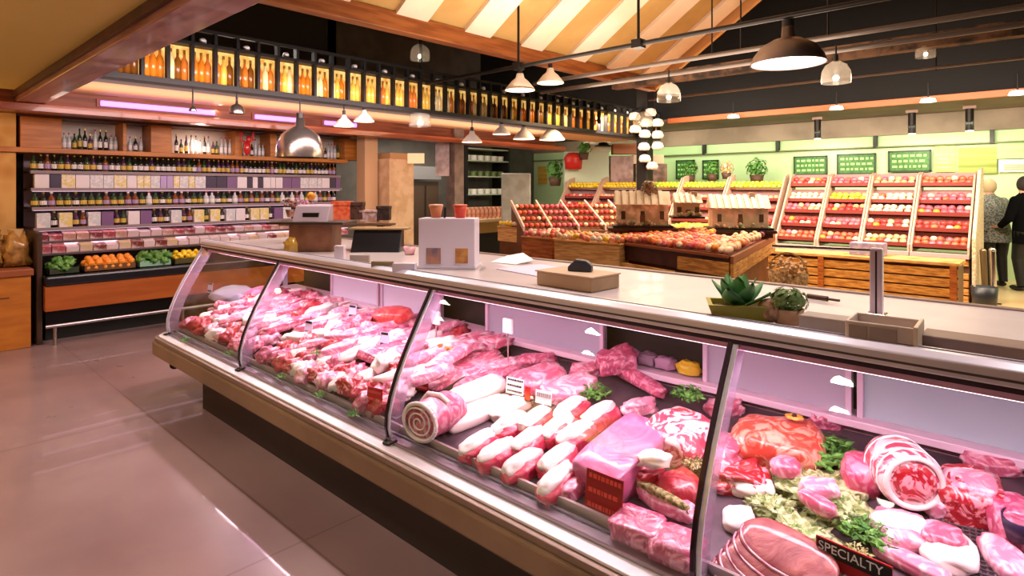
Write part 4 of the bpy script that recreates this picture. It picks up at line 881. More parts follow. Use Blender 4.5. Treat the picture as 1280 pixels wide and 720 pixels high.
for i in range(5):
    t = produce_stand(xx[i], xx[i+1]-.02, 10.3, 'tiered fruit stand below the yellow top row, '+['kitchen end', 'second from the kitchen', 'under the dark column', 'behind the white toy houses', 'beside the slatted stands'][i], ['stand %s' % ['at the kitchen end', 'second from the kitchen', 'under the dark column', 'behind the toy houses', 'beside the slatted stands'][i]][0], [(1.0, .2), (1.22, .38), (1.40, .55)], [['coral', 'red', 'red'], ['pink', 'red', 'peach'], ['cream', 'pink', 'red'], ['peach', 'coral', 'cream'], ['red', 'pink', 'peach']][i], False)
    obj('top_shelf', MB().box(-(xx[i+1]-xx[i])/2, (xx[i+1]-xx[i])/2-.03, .68, .95, 1.58, 1.60), MATS['tier_maroon'], t)
    x = xx[i]+.06
    while x < xx[i+1]-.06:
        for r_ in range(2):
            c = 'yellow' if i < 2 or R.random() < .3 else 'lime'; nm = 'lemon' if c == 'yellow' else 'lime'; lab = '%s on the long top row, %s' % ({'lemon': 'bright yellow lemon', 'lime': 'yellow green lime'}[nm], ['kitchen end', 'second stand', 'by the dark column', 'behind the toy houses', 'by the slatted stands'][i])
            o = put_fruit((x, 11.02+r_*.09, 1.64+r_*.05), c, lemon_mb, nm, lab, lab); o.scale = (1.5, 1.5, 1.4)
        x += .085
# end panel
tag(obj('mirror_end_panel', MB().prism([(-1.0, 10.26, .0), (-1.0, 11.3, 0), (-1.0, 11.3, 1.9), (-1.0, 10.95, 1.86), (-1.0, 10.26, .9)], (.04, 0, 0)), mat('end_cream', 'd8c8a8', .5, 0, 'b09878', 30)), 'pale speckled end panel closing the fruit stands by the bollards', 'panel')
q = onZ(1205, 381, 0); tag(obj('floor_bin', MB().lathe([(0, 0), (.13, 0), (.15, .28), (.14, .28), (.12, .02)], 14), mat('bin_navy', '1c2028', .4), loc=(-.86, 10.2, 0)), 'small navy bin at the foot of the slatted stand', 'bin')

# signs on mint wall
sgn = mat('board_green', '2c5a1e', .5, 0, '3f7a2c', 14)
for i, (a, b, t0, b0) in enumerate(((845, 868, 200, 224), (878, 898, 200, 224), (992, 1034, 195, 219), (1046, 1095, 192, 218), (1110, 1164, 188, 215))):
    pa, pb = onY(a, t0, 13.42), onY(b, t0, 13.42); zb = onY((a+b)/2, b0, 13.42).z; zt = onY((a+b)/2, t0, 13.42).z; w = (pb.x-pa.x)/2; hh = zt-zb
    t = thing('menu_board', 'dark green lettered board on the mint wall, '+['behind the toy houses', 'beside the hanging herbs', 'first above the slatted stands', 'middle one above the slatted stands', 'widest, next to the lime poster'][i], 'sign', ((pa.x+pb.x)/2, 13.42, zb))
    obj('board', MB().box(-w, w, 0, .03, 0, hh), sgn, t); obj('board_frame', MB().box(-w, w, -.01, 0, hh-.03, hh).box(-w, w, -.01, 0, 0, .03).box(-w, -w+.03, -.01, 0, 0, hh).box(w-.03, w, -.01, 0, 0, hh), mat('frame_green', '1a3010', .5), t)
    mb = MB()
    for r_ in range(3):
        x = -w*.8
        while x < w*.75: l = R.uniform(.03, .09); mb.box(x, x+l, -.008, 0, hh*(.2+.25*r_), hh*(.2+.25*r_)+.045); x += l+.03
    obj('lettering', mb, mat('chalk_green', '9cc880', .6), t)
for i, (a, b, t0, b0, c, c2, nm, ln) in enumerate(((1168, 1194, 182, 215, 'a8b850', 'b8c480', 'pale lime poster with faint lettering beside the widest green board', 1), (1198, 1246, 184, 217, '7c8830', 'a4ae5c', 'olive striped picture panel near the pale lime poster', 0), (1248, 1296, 199, 215, 'e4dcc8', 'd8d0c0', 'cream notice panel at the far end of the mint wall', 1), (672, 683, 208, 230, 'c89030', 'd8b050', 'small amber poster at the kitchen end of the mint wall', 0), (1246, 1298, 176, 198, '98b880', 'a8c48c', 'pale green strip panel above the cream notice', 0))):
    pa, pb = onY(a, t0, 13.42), onY(b, t0, 13.42); zb = onY((a+b)/2, b0, 13.42).z; zt = onY((a+b)/2, t0, 13.42).z; w = (pb.x-pa.x)/2
    t = thing('wall_poster', nm, 'poster', ((pa.x+pb.x)/2, 13.44, zb)); obj('sheet', MB().box(-w, w, 0, .02, 0, zt-zb), mat('poster_'+c, c, .6, 0, c2, 2.2, stretch=(.2, 1, 5)), t)
    if ln:
        mb = MB(); 
        for r_ in range(3): mb.box(-w*.7, w*R.uniform(.3, .7), -.004, 0, (zt-zb)*(.15+.16*r_), (zt-zb)*(.15+.16*r_)+.03)
        obj('lettering', mb, mat('grey_text', 'a0a48c', .6), t)
# hanging plants before mint wall
def shrub(label, px, py, w, r, m, name='leafy_plant'):
    c = atw(px, py, w); mb = MB()
    for i in range(170):
        d = Vector((R.gauss(0, 1), R.gauss(0, 1), R.gauss(0, 1))).normalized(); p = d*r*R.uniform(.4, 1); s = r*.2; u = d.orthogonal().normalized()*s; v = d.cross(u)*.6
        mb.add([p-u, p+v, p+u, p-v], [(0, 1, 2, 3)])
    o = obj(name, mb, m, loc=c); obj('pot', MB().lathe([(0, -r*1.4), (r*.45, -r*1.4), (r*.6, -r*.6), (r*.5, -r*.6), (0, -r*.7)], 12), mat('pot_brown', '5c4030', .6), o); return tag(o, label, 'plant')
shrub('bushy green plant on the yellow row before the mint wall', 694, 213, 14.5, .27, leaf)
shrub('dark green plant between the two green menu boards', 862, 212, 13.0, .2, leaf); shrub('dark leafy plant left of the flower bunch', 890, 211, 12.5, .18, leaf); shrub('wide dark green plant above the lime row', 946, 210, 12.5, .24, leaf)
shrub('orange and white flower bunch above the lime row', 908, 210, 12.2, .16, mat('flowers', 'e8a040', .6, 0, 'f4e8c8', 20), 'flower_bunch')
# ================================================================ ISLAND DISPLAYS
def quad_box(pts, z0, z1, m, name, parent=None, bev=.006):
    return obj(name, MB().prism([(p.x, p.y, z0) for p in pts], (0, 0, z1-z0)), m, parent, None, bev)
zt = .98
a_, b_, c_ = onZ(775, 302, zt), onZ(912, 319, zt), onZ(966, 293, zt); d_ = a_+(c_-b_)
isl = thing('fruit_island', 'square island table with dark red crate front heaped with peaches', 'display table')
cen = (a_+c_)/2
ins = lambda k: [cen+(p-cen)*k for p in (a_, b_, c_, d_)]
def zz(pts, z): return [Vector((p.x, p.y, z)) for p in pts]
obj('crate_front', MB().prism(zz(ins(1.0), zt-.20), (0, 0, .19)), wood_dark, isl, None, .006)
obj('wood_base', MB().prism(zz(ins(.93), .0), (0, 0, zt-.2)), mat('base_brown', '6c3c1c', .5, 0, '58300f', 5), isl, None, .006)
ab = (b_-a_); 
m1 = a_+ab*.6
nrm = Vector((ab.y, -ab.x, 0)).normalized()
def strip(p, q, z0, z1, m, off=.004, th=.03, name='side_board'):
    d = (q-p); n_ = Vector((d.y, -d.x, 0)).normalized(); P = [p+n_*off, q+n_*off, q+n_*(off+th), p+n_*(off+th)]
    return obj(name, MB().prism([(v.x, v.y, z0) for v in P], (0, 0, z1-z0)), m, isl, None, .003)
strip(m1, b_, zt-.20, zt-.07, wood_slat); strip(b_, c_, zt-.08, zt-.01, mat('rim_red', '8c4a24', .5)); strip(b_, c_, zt-.16, zt-.085, wood_slat); strip(b_, c_, zt-.22, zt-.165, wood_slat)
strip(a_, b_, zt-.03, zt+.0, MATS['rim_red'])
strip(a_+Vector((0, 0, 0)), m1, zt-.34, zt-.22, wood_lt, .06)
obj('top_board', MB().prism(zz(ins(.97), zt-.01), (0, 0, .01)), MATS['tier_maroon'], isl)
U = (b_-a_); V = (d_-a_)
nu = int(U.length/.075); nv = int(V.length/.08)
for i in range(nu):
    for j in range(nv):
        u = (i+.5)/nu; v = (j+.5)/nv; p = a_+U*u+V*v
        if u > .82 and R.random() < .5: c = 'cream'
        elif u > .62 and v > .35: 
            if v < .7: continue
            c = 'purple'
        elif v > .5: c = R.choice(['orange', 'orange', 'yellow', 'peach'])
        else: c = R.choice(['peach', 'coral', 'orange', 'cream', 'coral', 'pink'])
        lab = '%s fruit heaped on the square island table' % {'cream': 'cream', 'purple': 'purple', 'orange': 'orange', 'yellow': 'yellow', 'peach': 'pale peach', 'coral': 'coral red', 'pink': 'pink'}[c]
        put_fruit((p.x+R.uniform(-.015, .015), p.y+R.uniform(-.015, .015), zt+.034+R.uniform(0, .03)+.03*math.sin(PI*u)*math.sin(PI*v)), c, round_mb, 'fruit', lab, lab+'s')
p = a_+U*.78+V*.5; tag(obj('price_card', MB().box(-.2, .2, -.12, .12, 0, .02), mat('card_cream', 'ece0c8', .5), loc=(p.x, p.y, zt+.02)), 'flat cream card among the fruit on the square island', 'card').rotation_euler = (0, 0, math.atan2(U.y, U.x))
# second island: light wood crates
def crate(label, pts_px, ztop, hgt, m, fill, depth, fl, grp=0):
    A_ = onZ(pts_px[0][0], pts_px[0][1], ztop); B_ = onZ(pts_px[1][0], pts_px[1][1], ztop); d = B_-A_; n_ = Vector((-d.y, d.x, 0)).normalized()*depth
    t = thing('wooden_crate', label, 'crate'); P = [A_, B_, B_+n_, A_+n_]
    obj('crate_body', MB().prism([(v.x, v.y, ztop-hgt) for v in P], (0, 0, hgt-.02)), m, t, None, .006)
    obj('leg_base', MB().prism([((v*.9+(A_+B_+n_)/2*.1).x, (v*.9+(A_+B_+n_)/2*.1).y, 0) for v in P], (0, 0, ztop-hgt)), MATS['base_brown'], t)
    obj('crate_rim', MB().tube([(v.x, v.y, ztop-.02) for v in P+[P[0]]], .012, 6), mat('rim_tan', 'b8803c', .5), t)
    nu = int(d.length/.075); nv = int(depth/.08)
    for i in range(nu):
        for j in range(nv):
            p = A_+d*((i+.5)/nu)+n_*((j+.5)/nv); c = R.choice(fill); put_fruit((p.x, p.y, ztop+.022+R.uniform(0, .03)), c, round_mb, 'fruit', '%s fruit in the %s' % (c, fl), '%s fruit in the %s' % (c, fl))
    return t
crate('long pale wood crate of yellow and pink fruit beside the square island', ((693, 299), (774, 304)), .98, .30, wood_lt, ['yellow', 'cream', 'peach', 'pink', 'white'], .55, 'long pale crate beside the island', 0)
crate('short orange wood crate of pink fruit next to the pale long crate', ((652, 294), (690, 297)), .98, .30, wood_or, ['pink', 'red', 'coral', 'cream'], .55, 'short orange crate', 0)
crate('low crate of yellow fruit at the kitchen side of the islands', ((622, 282), (652, 284)), .98, .25, wood_lt, ['yellow', 'yellow', 'cream'], .4, 'low yellow crate', 0)
# sloped rack behind crates
p0 = onZ(655, 262, 1.15); 
def sloped_rack(px0, px1, w0, label, nm):
    A_ = atw(px0, 0, w0); B_ = atw(px1, 0, w0+.3); d = Vector((B_.x-A_.x, B_.y-A_.y, 0)); L = d.length; ang = math.atan2(d.y, d.x)
    t = thing('sloped_fruit_rack', label, 'produce stand', (A_.x, A_.y, 0), ang)
    obj('rack_body', MB().prism([(0, 0, 0), (0, 1.1, 0), (0, 1.1, 1.32), (0, 0, .95)], (L, 0, 0)), MATS['base_brown'], t, None, .005)
    n = 4
    for k in range(n+1): obj('rack_divider', MB().prism([(L*k/n-.012, -.01, .95), (L*k/n-.012, 1.1, 1.32), (L*k/n-.012, 1.1, 1.40), (L*k/n-.012, -.01, 1.03)], (.024, 0, 0)), mat('divider_pink', 'e0c0b4', .5), t)
    for k in range(n):
        c0 = ['coral', 'pink', 'red', 'peach'][k]
        for j in range(4):
            m_ = int(L/n/.085)
            for i in range(m_):
                x = L*k/n+.05+i*.085; y = .08+j*.26; z = .99+.37*y/1.1; c = c0 if R.random() < .6 else R.choice(['red', 'cream', 'pink', 'peach', 'coral'])
                P = Vector((A_.x+math.cos(ang)*x-math.sin(ang)*y, A_.y+math.sin(ang)*x+math.cos(ang)*y, z+.02)); lab = '%s fruit in the sloped rack, %s bay' % (c, ['kitchen end', 'second', 'third', 'toy house end'][k]); put_fruit(P, c, round_mb, 'fruit', lab, lab)
        for j in range(4): obj('rack_step', MB().box(L*k/n+.02, L*(k+1)/n-.02, .14+j*.26, .16+j*.26, .97+.088*j, 1.06+.088*j), MATS['tier_maroon'], t)
sloped_rack(655, 790, 9.0, 'sloped multi bay fruit rack behind the pale wooden crates', '')
# toy houses
def toy_house(label, px, py, w, wpx, hpx, roofc, wallc):
    c = atw(px, py, w); k = w/FPX; W2 = wpx*k/2; hh = hpx*k
    t = thing('toy_house', label, 'ornament', c, .62)
    obj('house_wall', MB().box(-W2, W2, -.14, .14, 0, hh*.6), mat('hw_'+wallc, wallc, .6, 0, 'b8a890', 8), t, None, .004)
    obj('house_roof', MB().prism([(-W2-.03, -.17, hh*.6), (-W2-.03, .17, hh*.6), (-W2-.03, 0, hh)], (2*W2+.06, 0, 0)), mat('hr_'+roofc, roofc, .6, 0, 'd8c8b8', 12), t, None, .004)
    n = max(2, int(W2/.09)); mb = MB()
    for i in range(n): x = -W2*.75+1.5*W2*i/(n-1); mb.box(x-.025, x+.025, -.145, -.14, hh*.18, hh*.42)
    obj('house_window', mb, mat('win_dark', '4c3c34', .4), t); obj('house_door', MB().box(-.03, .03, -.147, -.14, 0, hh*.3), mat('win_dark2', '6a4a38', .4), t)
    obj('chimney', MB().box(W2*.4, W2*.4+.07, -.04, .04, hh*.7, hh*1.08), mat('chim', 'b09484', .6), t, None, .003)
    mb = MB(); n2 = max(4, int(W2/.04))
    for i in range(n2): x = -W2-.02+(2*W2)*i/n2; mb.prism([(x, -.175, hh*.6), (x, -.005, hh+.004), (x, -.005, hh+.012), (x, -.18, hh*.6+.008)], (W2/n2, 0, 0))
    obj('roof_stripe', mb, mat('roof_stripe', 'efe4d8', .6), t)
    mb = MB()
    for i in range(14): mb.ball((R.uniform(-W2, W2), -.16, R.uniform(.0, .05)), R.uniform(.015, .03), 6, 4)
    obj('flower_trim', mb, mat('flower_trim', 'c8a090', .7, 0, '8c9468', 20), t)
    obj('base_board', MB().box(-W2-.05, W2+.05, -.2, .2, -.025, 0), darkm, t)
    return t
toy_house('long white toy house ornament on a dark board above the island fruit', 802, 281, 7.5, 62, 42, 'e4d8cc', 'f6ecdc')
toy_house('small arched beige kennel ornament between toy house and wooden box', 858, 270, 7.5, 28, 28, '9c8878', 'b8a488')
toy_house('pinkish market stall ornament with planked front on a dark board', 922, 284, 7.6, 66, 40, 'd8b8b0', 'e4bcb0')
q = atw(808, 240, 7.5); shrub('dry brown flower arrangement on the toy house roof', 812, 236, 7.5, .12, mat('dry_flowers', 'b89878', .7, 0, '6c4c38', 30), 'dried_arrangement')
# carrier tables for houses
for px, py_, w_, nm in ((802, 281, 7.5, 'long white toy house'), (922, 284, 7.6, 'pinkish market stall')):
    c = atw(px, py_, w_); t = thing('riser_table', 'dark riser platform under the '+nm+' ornament', 'platform', (c.x, c.y, .985), .62); obj('table_top', MB().box(-.42, .42, -.21, .21, c.z-.065-.985, c.z-.03-.985), wood_dark, t, None, .004); obj('table_body', MB().box(-.38, .38, -.17, .17, 0, c.z-.065-.985), MATS['base_brown'], t)
c = atw(858, 270, 7.55); 
# wicker basket at the island corner
c = atw(985, 372, 5.6)
q = onZ(985, 372, .62); t = thing('wicker_basket', 'tall handled wicker basket with dried flowers beside the square island', 'basket', (q.x, q.y, 0))
ww = mat('wicker', 'b8905c', .8, 0, '7c5830', 40, 1)
obj('basket_body', MB().lathe([(0, .55), (.13, .55), (.17, .85), (.155, .85), (.12, .58)], 16), ww, t); obj('basket_stand', MB().box(-.12, .12, -.12, .12, 0, .55), MATS['base_brown'], t)
obj('basket_handle', MB().tube([(.16*math.cos(a), 0, .85+.17*math.sin(a)) for a in [PI*i/12 for i in range(13)]], .01), ww, t)
mb = MB()
for i in range(90): mb.ball((R.gauss(0, .07), R.gauss(0, .07), .87+abs(R.gauss(0, .05))), R.uniform(.01, .02), 6, 4)
obj('dried_flowers', mb, mat('dry_fl', 'c89868', .8, 0, 'e8c8a0', 30), t)
q = onZ(1000, 330, .95); tag(obj('yellow_bag', blob(.22, .18, .16, 33, .2, .8), mat('bag_yellow', 'e0a828', .5), loc=(q.x, q.y, .62)), 'yellow net bag beside the wicker basket', 'bag')
o = thing('slatted_counter', 'long slatted wooden counter front behind the wicker basket and tap', 'counter', (-2.9, 8.9, 0))
for k in range(5): obj('slat', MB().box(-1.0, 1.9, 0, .03, .04+k*.12, .14+k*.12), wood_slat, o, None, .004)
obj('counter_body', MB().box(-1.0, 1.9, .03, .5, 0, .66), MATS['base_brown'], o); obj('counter_lid', MB().box(-1.02, 1.92, -.02, .52, .66, .70), wood_lt, o, None, .005)
for x in (-1.0, .35, 1.82): obj('corner_post', MB().box(x, x+.07, -.02, 0, 0, .66), wood_or, o)
q = atw(1062, 318, 7.6); tag(obj('mauve_box', MB().box(-.2, .2, -.12, .12, 0, .17), mat('mauve_box', '8c80a0', .5, 0, 'a89ab0', 16), loc=(-2.0, 9.15, .70), bev=.008), 'mauve grey box on the slatted counter behind the tap post', 'box')

# centre-top kiosk with red canister etc
kc = atw(740, 210, 14.2); kk = 14.2/FPX
t = thing('sample_kiosk', 'white demo kiosk with pale green boards and pink roofed boxes behind the fruit racks', 'kiosk', (kc.x, kc.y, 0), .75)
def kb(name, x0, x1, y0, y1, m, d0=-.15, d1=.15, bev=.006):
    z0 = H+(HOR-y1)*kk; z1 = H+(HOR-y0)*kk; return obj(name, MB().box((x0-740)*kk, (x1-740)*kk, d0, d1, z0, z1), m, t, None, bev)
kb('kiosk_base', 705, 835, 228, 345, mat('kiosk_cream', 'd8c8a8', .6)); kb('side_board', 705, 760, 190, 228, mat('kiosk_mint', 'd0dcc0', .5)); kb('pink_cabinet', 762, 790, 195, 228, mat('kiosk_pink', 'c09890', .5, 0, '8c6058', 4)); kb('brown_cabinet', 793, 832, 205, 228, mat('kiosk_brown', 'a07860', .5, 0, '6c4838', 6))
kb('upper_board', 728, 762, 172, 190, mat('kiosk_white', 'ece4cc', .5)); kb('cream_sign', 748, 782, 152, 176, mat('kiosk_sign', 'ead0a8', .6, 0, 'd0b080', 5), -.05, .05)
kb('cream_top', 790, 828, 194, 205, mat('kiosk_top', 'e8d0b0', .6)); kb('orange_shelf', 765, 806, 180, 193, mat('kiosk_orange', 'c0703c', .5))
def kpos(px, py, d=0): ca, sa = math.cos(.75), math.sin(.75); x = (px-740)*kk; return Vector((kc.x+ca*x-sa*d, kc.y+sa*x+ca*d, H+(HOR-py)*kk))
t2 = thing('red_canister', 'bright red lidded canister on the demo kiosk edge', 'canister', kpos(715, 212, -.32)); obj('canister_body', MB().lathe([(0, 0), (.19, 0), (.21, .25), (.16, .31), (0, .31)], 18), mat('can_red', 'c8201c', .4), t2); obj('lid', MB().lathe([(.215, .22), (.22, .25), (.13, .37), (0, .39)], 18), mat('can_red2', 'dc3a2c', .4), t2)
tag(obj('black_hat', MB().lathe([(0, .10), (.10, .09), (.13, .03), (.2, .02), (.2, .0), (0, 0)], 18), black, loc=kpos(752, 184, -.25)), 'black dome on top of the demo kiosk', 'hat')
shrub('trailing green plant on the demo kiosk shelf', 730, 185, 13.7, .19, leaf)
# white stacked ornaments on dark column
ob = MB().lathe([(0, 0), (.09, .0), (.12, .05), (.09, .13), (.04, .15), (0, .15)], 12).mesh('lantern'); ob.materials.append(mat('lantern_white', 'e8dcd0', .4, 0, 'b09888', 10))
for i, (px, py) in enumerate(((808, 158), (822, 158), (806, 172), (822, 173), (805, 188), (813, 145), (822, 187), (806, 203), (793, 150), (794, 166), (815, 212))):
    o = obj('lantern', ob, None, None, atw(px, py, 11.6)); tag(o, 'small white lantern hanging on the dark column', 'lantern', 'white lanterns on the dark column')

# kitchen zone behind the grey column
q = atw(600, 215, 13.5)
t = thing('kitchen_shelving', 'grey kitchen shelving with white tubs behind the grey column', 'shelving', (-11.2, 0, 0))
ya, yb = onX(574, 200, -11.2).y, onX(626, 200, -11.2).y
for z in (.9, 1.45, 1.9, 2.3, 2.6): obj('shelf', MB().box(-.3, .3, ya, yb, z-.03, z), mat('kshelf', 'a8b0a0', .5), t)
for y in (ya, yb): obj('upright', MB().box(-.3, .3, y-.03, y+.03, 0, 2.9), darkm, t)
tubm = MB().cyl((0, 0, 0), (0, 0, .13), .09, .1, 12).mesh('tub'); tubm.materials.append(mat('tub_white', 'dcdcd0', .5))
for z, row in ((1.45, 'middle'), (1.9, 'upper'), (.9, 'low'), (2.3, 'top')):
    y = ya+.15
    while y < yb-.1:
        o = obj('kitchen_tub', tubm, None, None, (-11.1, y, z)); 
        if z == 1.9: o.material_slots[0].link = 'OBJECT'; o.material_slots[0].material = mat('tub_green', '3c4c30', .5, 0, '6c7c40', 6)
        tag(o, '%s tub on the %s kitchen shelf' % ('green' if z == 1.9 else 'white', row), 'tub', row+' kitchen shelf tubs'); y += .24
t = thing('kitchen_counter', 'kitchen counter front with rows of rosy bundles beside the grey column', 'counter', (-9.6, 0, 0)); ya, yb = onX(560, 270, -9.6).y, onX(650, 270, -9.6).y
obj('counter_body', MB().box(-.3, .2, ya, yb, 0, .85), black, t); obj('wood_band', MB().box(.2, .23, ya, yb, .62, .86), mat('band_olive', 'a8884c', .5), t); obj('counter_top', MB().box(-.35, .3, ya, yb, .86, .92), mat('ct_tan', 'c8b088', .5), t)
y = ya+.1; bm_ = MB().cyl((0, 0, 0), (0, 0, .26), .045, .06, 10).mesh('bundle'); bm_.materials.append(mat('bundle_rose', 'b8604c', .6, 0, 'e0b090', 14))
while y < yb-.05: o = obj('produce_bundle', bm_, None, None, (-9.5, y, .92)); tag(o, 'upright rosy bundle on the kitchen counter', 'produce', 'rosy bundles on the kitchen counter'); y += .13
t = thing('dark_cabinet', 'dark wooden cabinet standing between cream pillar and grey column', 'cabinet', (-11.0, 0, 0)); ya, yb = onX(512, 250, -11.0).y, onX(548, 250, -11.0).y
obj('cabinet_body', MB().box(-.4, 0, ya, yb, 0, 1.75), mat('cab_dark', '2c2018', .5), t); obj('cabinet_door', MB().box(0, .03, ya+.04, (ya+yb)/2-.03, .1, 1.65), mat('cab_dark2', '3c2c20', .5), t); obj('cabinet_door', MB().box(0, .03, (ya+yb)/2+.03, yb-.04, .1, 1.65), MATS['cab_dark2'], t)
obj('steel_hood', MB().box(-.4, .1, ya, yb, 1.8, 2.1), mat('hood_grey', '7c7c80', .4, .4), t)
q = atw(553, 200, 10.5); tag(obj('paper_notice', MB().box(-.12, .12, -.01, .01, -.28, .3), mat('notice', 'd8ccd0', .6, 0, 'b8acb4', 9), loc=(q.x, q.y, q.z)), 'pale notice sheet fixed beside the grey column', 'notice').rotation_euler = (0, 0, .75)
q = atw(520, 198, 9.5); tag(obj('cream_sign', MB().box(-.13, .13, -.02, .02, -.08, .08), mat('sgn_cream', 'ecd8a8', .5, emit=.3), loc=q), 'small cream sign above the pillar side', 'sign').rotation_euler = (0, 0, .75)
q = atw(645, 210, 12.5); tag(obj('ice_machine', MB().box(-.3, .3, -.3, .3, 0, 1.9), mat('machine_grey', 'a0a098', .4, .2, '88887c', 3), loc=(q.x, q.y, 0), bev=.02), 'grey upright machine at the edge of the kitchen', 'appliance').rotation_euler = (0, 0, .75)

# ================================================================ PENDANT LAMPS
def dome(name, label, px, py_b, w, dpx, style, ztop, bulb=True):
    c = atw(px, py_b, w); r = dpx*w/FPX/2
    t = thing(name, label, 'lamp', c)
    if style == 'metal':
        prof = [(r, 0), (r*1.0, .008), (r*.93, r*.22), (r*.72, r*.50), (r*.40, r*.68), (r*.18, r*.74), (r*.16, r*1.05), (0, r*1.07)]
        inn = [(r*.97, .004), (r*.90, r*.2), (r*.69, r*.46), (r*.38, r*.63), (0, r*.66)]
        ms = mat('shade_steel', '8c7c78', .3, .8); mi = mat('shade_inner', 'f4e4d8', .5, emit=1.2)
    elif style == 'bell':
        prof = [(r*1.0, 0), (r*1.0, .01), (r*.98, r*.5), (r*.8, r*.95), (r*.5, r*1.2), (r*.2, r*1.35), (r*.16, r*1.7), (0, r*1.72)]; inn = [(r*.96, .0), (r*.94, r*.5), (r*.75, r*.9), (r*.4, r*1.15), (0, r*1.2)]
        ms = mat('bell_silver', '9c9088', .22, .9); mi = mat('bell_inner', '6c6058', .4)
    elif style == 'glass':
        prof = [(r, 0), (r*1.02, r*.3), (r*.98, r*.9), (r*.75, r*1.35), (r*.35, r*1.6), (r*.2, r*1.7), (.0, r*1.72)]; inn = None; ms = lampglass; mi = None
    else:
        prof = [(r, 0), (r*.95, r*.12), (r*.55, r*.6), (r*.3, r*.8), (r*.22, r*1.1), (0, r*1.12)]; inn = [(r*.95, 0), (r*.5, r*.5), (0, r*.6)]; ms = mat('shade_cream', 'e8dcd0', .4); mi = mat('cream_inner', 'fff0dc', .5, emit=1.3)
    obj('shade', MB().lathe(prof, 24), ms, t)
    if inn: obj('shade_lining', MB().lathe(inn, 24), mi, t)
    hz = prof[-1][1]
    if style == 'glass' or bulb: obj('bulb', MB().ball((0, 0, r*.38), r*.22, 10, 7), bulb_m, t)
    obj('cord', MB().cyl((0, 0, hz-.01), (0, 0, ztop-c.z), .008 if style != 'metal' else .012, None, 8), darkm, t)
    obj('collar', MB().cyl((0, 0, hz-.01), (0, 0, hz+.05), r*.16, None, 10), darkm, t)
    return c
wr = lambda px, D: 1101*D/(px+165)
c = dome('pendant_lamp', 'large dark metal dome pendant glowing white inside, on the thin rail', 985, 80, wr(985, 5), 88, 'metal', 2.97)
light('SPOT', (c.x, c.y, c.z-.02), 60, (255, 232, 205), .1, rot=(0, 0, 0), spot=2.2)
dome('pendant_lamp', 'large polished silver bell pendant in front of the drinks niches', 375, 197, 6.7, 58, 'bell', 2.6, False)
for px, py, d, D, lb in ((1045, 104, 33, 6.0, 'clear glass bell lamp hanging beyond the big dome lamp'), (836, 127, 28, 6.0, 'clear glass bell lamp at the canopy corner')):
    dome('glass_lamp', lb, px, py, wr(px, D), d, 'glass', 2.9)
wc = lambda px: 1026.6*6.4/(1340-px)
for px, py, d, st, lb in ((455, 152, 26, 'cream', 'white shaded lamp under the hanging rack, beside the glass one above the pillar'), (525, 158, 27, 'glass', 'frosted glass lamp under the hanging rack above the cream pillar'), (430, 158, 26, 'cream', 'low glowing shade under the rack beside the silver bell'), (296, 142, 18, 'bell', 'small cone lamp before the purple soffit'), (241, 139, 9, 'bell', 'tiny blue grey spot before the purple soffit'),
    (590, 178, 26, 'cream', 'low white lamp against the orange beam over the grey column'), (627, 168, 23, 'cream', 'white lamp just left of the big cream one, under the rack'), (655, 174, 28, 'cream', 'cream lamp below the rack over the kitchen machine'), (690, 175, 33, 'cream', 'widest cream lamp under the garlic end of the rack')):
    dome('small_pendant', lb, px, py, wc(px), d, st, 2.6, st == 'cream')
for px, py, d, D, lb in ((650, 113, 38, 5.0, 'white cone lamp on the long rod beside the canopy edge'), (525, 75, 24, 5.0, 'pale glass lamp hanging in front of the canopy beam'), (688, 104, 34, 5.6, 'flat frosted lamp behind the white cone lamp'), (1157, 72, 22, 7.0, 'small clear lamp under the lagged duct'), (805, 158, 22, 9.0, 'dim lamp in front of the dark column')):
    dome('glass_lamp' if 'cone' not in lb else 'small_pendant', lb, px, py, wr(px, D), d, 'glass' if 'cone' not in lb else 'cream', 2.97)
for i, px in enumerate((1022, 1140, 1212)):
    q = onY(px, 152, 12.6); t = thing('track_spot', 'slim track spot under the taupe soffit, '+['over the first green board', 'over the widest green board', 'over the olive panel'][i], 'spotlight', (q.x, 12.6, 2.98))
    obj('spot_body', MB().cyl((0, 0, -.05), (0, 0, -.42), .06, .06, 12), darkm, t); obj('spot_lens', MB().cyl((0, 0, -.42), (0, 0, -.43), .055, None, 12), bulb_m, t); obj('bracket', MB().box(-.09, .09, -.03, .03, -.05, 0), mat('bracket_tan', 'b09080', .5), t)
    light('SPOT', (q.x, 12.55, 2.5), 30, (255, 244, 214), .05, target=(q.x, 13.5, 1.6), spot=2.0)
for i, px in enumerate((1056, 1167, 1275, 930)):
    q = onY(px, 130, 11.6); t = thing('soffit_lamp', 'small flat white lamp at the orange trim, '+['above the gap of the first two boards', 'above the widest board', 'at the far wall end', 'near the dark column'][i], 'lamp', (q.x, 11.1, 2.92)); obj('lamp_disc', MB().lathe([(0, 0), (.11, 0), (.09, .05), (0, .07)], 16), mat('disc_white', 'fff4e8', .5, emit=2), t); obj('stem', MB().cyl((0, 0, .05), (0, 0, .3), .012), darkm, t)

